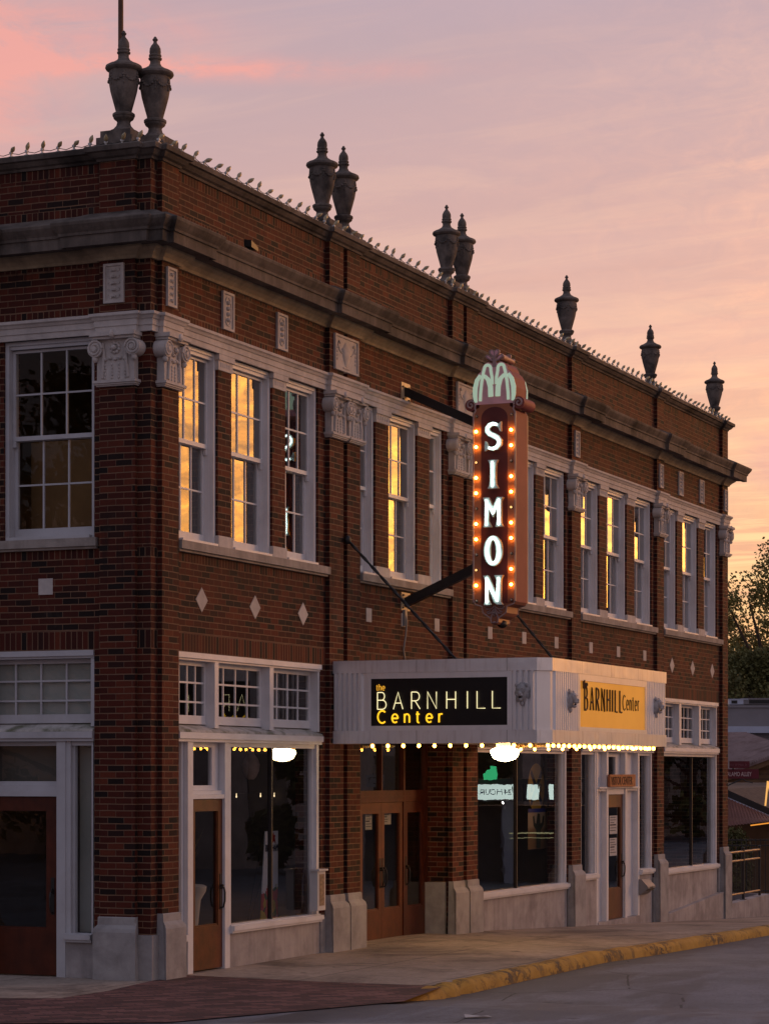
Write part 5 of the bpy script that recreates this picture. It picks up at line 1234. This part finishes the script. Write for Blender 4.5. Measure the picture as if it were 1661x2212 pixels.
# iron fence
o = bg('iron_fence', 'black iron picket fence across the lot behind the bronze railing', 'fence', 60, 1640, -1.1)
dp = 60; zl = lambda y: 2.313+dp*(1669-y)/5350+1.1; xl = lambda x: (x-1640)/5350*dp
k = MB()
for i in range(40): k.box(xl(1560)+i*.115, xl(1560)+i*.115+.018, -.009, .009, .02, zl(1812))
k.build('pickets', IRON, o, True)
for y in (1814, 1826, 1924): k = MB(); k.box(xl(1556), xl(1560)+4.8, -.02, .02, zl(y)-.03, zl(y)); k.build('rail', IRON, o, True)
for i in range(3): k = MB(); k.box(xl(1560)+i*2-.03, xl(1560)+i*2+.03, -.032, .032, 0, zl(1808)); k.build('post', IRON, o, True)
# parking line marks in the lot
k = MB()
for q in range(3):
    d0 = 54.0+q*3.0
    a, b = (1560-830.5)/5350*d0, (1700-830.5)/5350*d0
    P3 = lambda l, d: (CX+cp*d+sp*l, CY+sp*d-cp*l)
    pts = [P3(a, d0), P3(b, d0+.6), P3(b, d0+.75), P3(a, d0+.15)]
    k.quad(*[(x, y, hroad(x, y)+.012) for x, y in pts])
tag(k.build('parking_line', plain('parking_paint', (.4, .38, .4), .8, .1, 4, 0)), kind='structure')

# ------------------------------------------------------------------ trees
def tree(name, label, loc, h, rad, n, mat, seed, leaf=.22, base=.25, group=None, gaps=.0, clusters=26):
    rt = random.Random(seed); t = thing(name, label, 'tree', loc, 0, group)
    k = MB(); k.tube([(0, 0, -.2), (.05*h*.2, .0, h*.25), (.0, .05, h*.5), (.1, .0, h*.78)], .1, 8, rr=[h*.032, h*.025, h*.018, h*.006])
    cl = []
    for i in range(clusters):
        a = rt.uniform(0, 6.283); zf = rt.uniform(base, .97); prof = math.sin(min(1, (1-zf)/.62)*math.pi/2)**.8*(.55+.45*min(1, (zf-base)/.2+.4))
        rr_ = rad*prof*math.sqrt(rt.uniform(.1, 1)); c = Vector((rr_*math.cos(a), rr_*math.sin(a), zf*h)); cl.append((c, rad*rt.uniform(.16, .32)))
        if i % 2 == 0: k.tube([(0, 0, c.z*.6), tuple(c*.55+Vector((0, 0, c.z*.28))), tuple(c)], .1, 5, rr=[h*.010, h*.006, h*.002])
    k.build('trunk', BARK, t, True, 50)
    k = MB()
    for i in range(n):
        c, r_ = cl[rt.randrange(len(cl))]; d = Vector((rt.gauss(0, 1), rt.gauss(0, 1), rt.gauss(0, .8))).normalized()*r_*rt.uniform(.25, 1)**.6
        p_ = c+d; s_ = leaf*rt.uniform(.5, 1.2)
        u = Vector((rt.uniform(-1, 1), rt.uniform(-1, 1), rt.uniform(-1, 1))).normalized(); v = u.orthogonal().normalized(); wv = u.cross(v)
        k.quad(p_-v*s_*.5, p_+wv*s_*.32, p_+v*s_*.5, p_-wv*s_*.32)
    k.build('crown', mat, t, True)
    return t
def bgp(dep, px): x = (px-830.5)/5350*dep; return (CX+cp*dep+sp*x, CY+sp*dep-cp*x)
TR = [(112, 1668, 13.9, 4.0, 15000, LEAF, 3, .18, 'tall loose leafed tree against the sunset at the right edge', .28),
      (116, 1585, 11.2, 3.4, 12000, LEAF, 4, .18, 'rounded shorter tree close to the right end of the brick building', .2),
      (108, 1640, 8.8, 3.8, 14000, LEAFD, 5, .2, 'dark dense low tree just above the grey flat roof', .05),
      (122, 1720, 12, 4.2, 9000, LEAF, 6, .2, 'broad tree cut off by the right edge of the picture', .15),
      (106, 1590, 7.8, 2.9, 12000, LEAFD, 8, .2, 'dark bushy tree behind the rooftop air conditioners', .05),
      (128, 1615, 10.2, 4.4, 13000, LEAFD, 9, .24, 'wide dim tree filling the gap low behind the other trees', .0),
      (126, 1680, 9.8, 4.2, 12000, LEAFD, 10, .24, 'dim low tree behind the tall one at the edge', .0)]
for dep, px, h, r_, n, m_, sd_, lf, lb, bs in TR:
    x, y = bgp(dep, px); tree('tree', lb, (x, y, -1.3), h, r_, n, m_, sd_, lf, bs, 'trees behind the grey building')
x, y = bgp(62, 1588)
def shrub(label, loc, h, rad, n, seed):
    t = thing('shrub', label, 'shrub', loc); rt = random.Random(seed)
    k = MB()
    for i in range(6): a = i; k.tube([(0, 0, -.1), (rad*.4*math.cos(a), rad*.4*math.sin(a), h*.5), (rad*.6*math.cos(a), rad*.6*math.sin(a), h*.85)], .02, 5)
    k.build('stem', BARK, t, True)
    k = MB()
    for i in range(n):
        a, z = rt.uniform(0, 6.283), rt.uniform(.12, 1); pr = rad*math.sqrt(max(0, 1-((z-.5)/.55)**2))*rt.uniform(.4, 1.1); p_ = Vector((pr*math.cos(a), pr*math.sin(a), z*h+rt.uniform(-.1, .1)))
        u = Vector((rt.uniform(-1, 1), rt.uniform(-1, 1), rt.uniform(-1, 1))).normalized(); v = u.orthogonal().normalized(); wv = u.cross(v); s_ = .1*rt.uniform(.6, 1.3)
        k.quad(p_-v*s_*.5, p_+wv*s_*.3, p_+v*s_*.5, p_-wv*s_*.3)
    k.build('foliage', LEAFD, t, True)
shrub('dark round shrub beside the far corner of the brick building', (x, y, -1.15), 2.0, .42, 2500, 5)

# ------------------------------------------------------------------ the far side of the street (seen in the glass)
def opp(x0, x1, y, h, seed, label):
    t = thing('street_building', label, 'building', ((x0+x1)/2, y, lerp(GW, (x0+x1)/2)), 0, 'buildings across the street')
    k = MB(); k.box(x0, x1, y-9, y, -2, h); k.build('wall', OPPB, t)
    k = MB(); k.box(x0-.1, x1+.1, y-9.1, y+.2, h+.001, h+.3); k.build('cornice', STONED, t)
    nw = int((x1-x0)/2.6)
    for i in range(nw):
        u = x0+(i+.5)*(x1-x0)/nw; k = MB(); k.box(u-.5, u+.5, y+.001, y+.05, h*.55, h*.8); w_ = k.build('window', OPPD, t)
        k = MB(); framering(k, u-.58, u+.58, h*.55-.08, h*.8+.08, .08, .08, .08, .08, .0, .08, lambda a, d, z: (a, y+d, z)); k.build('frame', WHITE, w_)
    for i in range(max(2, nw//2)):
        u = x0+(i+.5)*(x1-x0)/max(2, nw//2); k = MB(); k.box(u-1.6, u+1.6, y+.001, y+.05, -1, h*.38); k.build('shopfront', OPPD, t)
opp(24, 36, -24, 6.5, 1, 'two storey brick shop across the street nearest the camera')
opp(58, 78, -28, 8.0, 3, 'longer two storey brick shop across the street beyond the lit sign')
opp(79, 104, -28, 10.6, 4, 'tall brick building farther along the opposite pavement')
opp(105, 150, -28, 11.0, 5, 'broadest brick building farthest along the opposite pavement')
opp(150.5, 190, -26, 9.0, 6, 'last low brick building at the end of the opposite pavement')
for i, (x, y, h) in enumerate(((40, -27, 7.5), (46, -30, 8.2), (52, -29, 7.8), (106, -24, 12.5), (114, -24, 13), (122, -25, 13.5), (131, -25, 12.6), (140, -25, 13.4), (-30, 13, 12.5), (-33, 19, 13), (-30, 26, 12), (-34, 33, 13), (-38, 8, 11), (-36, 41, 12), (-45, 25, 14), (57, -24, 5.5), (20, -27, 7), (12, -29, 7.5), (64, -20.5, 5))):
    tree('street_tree', 'leafy dark tree standing across the street from the theatre', (x, y, -1.0), h*(1.12 if x < 0 else 1), h*.38, 7000 if x < 0 else 2400, LEAFD, 40+i, .32 if x < 0 else .75, .05, 'trees across the street', clusters=26)
k = MB()
for i in range(12): k.box(32+i*2, 33.4+i*2, -16.6, -16.4, -1.5, .1)
t = thing('street_building', 'long low dark building facing the side street windows', 'building', (-38, 24, 0), 0, 'buildings across the street')
k = MB(); k.box(-46, -38, -2, 60, -.5, 5.4); k.build('wall', OPPB, t)
k = MB(); k.box(-46.2, -37.8, -2.2, 60.2, 5.401, 5.7); k.build('cornice', STONED, t)
t = thing('gas_station', 'low station building with a lit 24 HOUR board across the street', 'building', (50.9, -14.3, -1.0))
dB = Vector((51.42-50.46, -13.12+15.35, 0)); dB.normalize(); nB = Vector((-dB.y, dB.x, 0))
o0 = Vector((50.46, -15.35, 0))
def mG(u, d, z): v = o0+dB*u+nB*d; return (v.x, v.y, z)
k = MB(); k.box(-1.2, 1.55, -.4, -.011, 1.38, 1.96, mG); k.build('sign_cabinet', OPPD, t)
k = MB(); k.box(-1.1, 1.30, -.01, .0, 1.43, 1.92, mG); bo = k.build('lit_board', BOARDL, t)
k = MB(); text_into(k, '24 HOUR .A.A', .27, lambda x, y, z: mG(1.24-x*1.0, .002+z, 1.585+y), .003, 0, .92)
k.build('board_lettering', plain('blue_lettering', (.01, .07, .22), .6, .1, 4, 0), t)
k = MB(); k.box(1.6, 3.4, -.4, -.011, 1.36, 1.96, mG); k.build('sign_cabinet', OPPD, t)
k = MB(); k.box(1.75, 2.1, -.01, 0, 1.43, 1.92, mG); k.box(2.45, 3.3, -.01, 0, 1.43, 1.92, mG); k.build('lit_board', BOARDL, t)
k = MB(); k.box(1.0, 1.35, -2, -.5, -1.4, 1.38, mG); k.box(2.9, 3.2, -2, -.5, -1.4, 1.38, mG); k.build('column', PALEB, t)
k = MB(); k.box(-3, 5, -4, -2.2, -1.4, 1.2, mG); k.box(-2, 4, -3.2, -.42, 1.965, 2.1, mG); k.build('wall', OPPD, t)
k = MB(); k.prism([(-.05, 2.08), (.40, 2.08), (.44, 2.25), (.40, 2.40), (.36, 2.42), (.36, 2.52), (.20, 2.52), (.19, 2.42), (.02, 2.34), (-.05, 2.24)], -.1, 0.1, lambda a, b, d: mG(a+.36, d, b)); k.build('green_light', GREENL, t)
k = MB(); k.ball(mG(.95, .2, 1.33), .045, .045, .045, 8, 6); k.build('lamp', WHITEL, t)
k = MB(); k.box(1.2, 3.0, -.3, -.2, .32, .36, mG); k.box(1.2, 3.0, -.3, -.2, .18, .2, mG); k.build('counter_light', emit('counter_glow', (.8, .75, .4), .7), t)
t = thing('junction_sign', 'small white JCT road sign on a steel post across the street', 'road sign', (47.6, -17.0, -1.1))
def mJ(u, d, z): v = Vector((47.6, -17.0, 0))+dB*u+nB*d; return (v.x, v.y, z)
k = MB(); k.box(-.03, .03, -.06, -.012, -1.3, 2.2, mJ); k.build('post', STEEL, t)
k = MB(); k.box(-.27, .27, -.01, 0, 1.86, 2.24, mJ); pl_ = k.build('plate', PAPER, t)
k = MB(); text_into(k, 'JCT', .3, lambda x, y, z: mJ(-x, .001+z, 1.95+y), .003, 0, .9, 'CENTER'); k.build('lettering', BLACKP, pl_)
print('objects', len(bpy.data.objects))
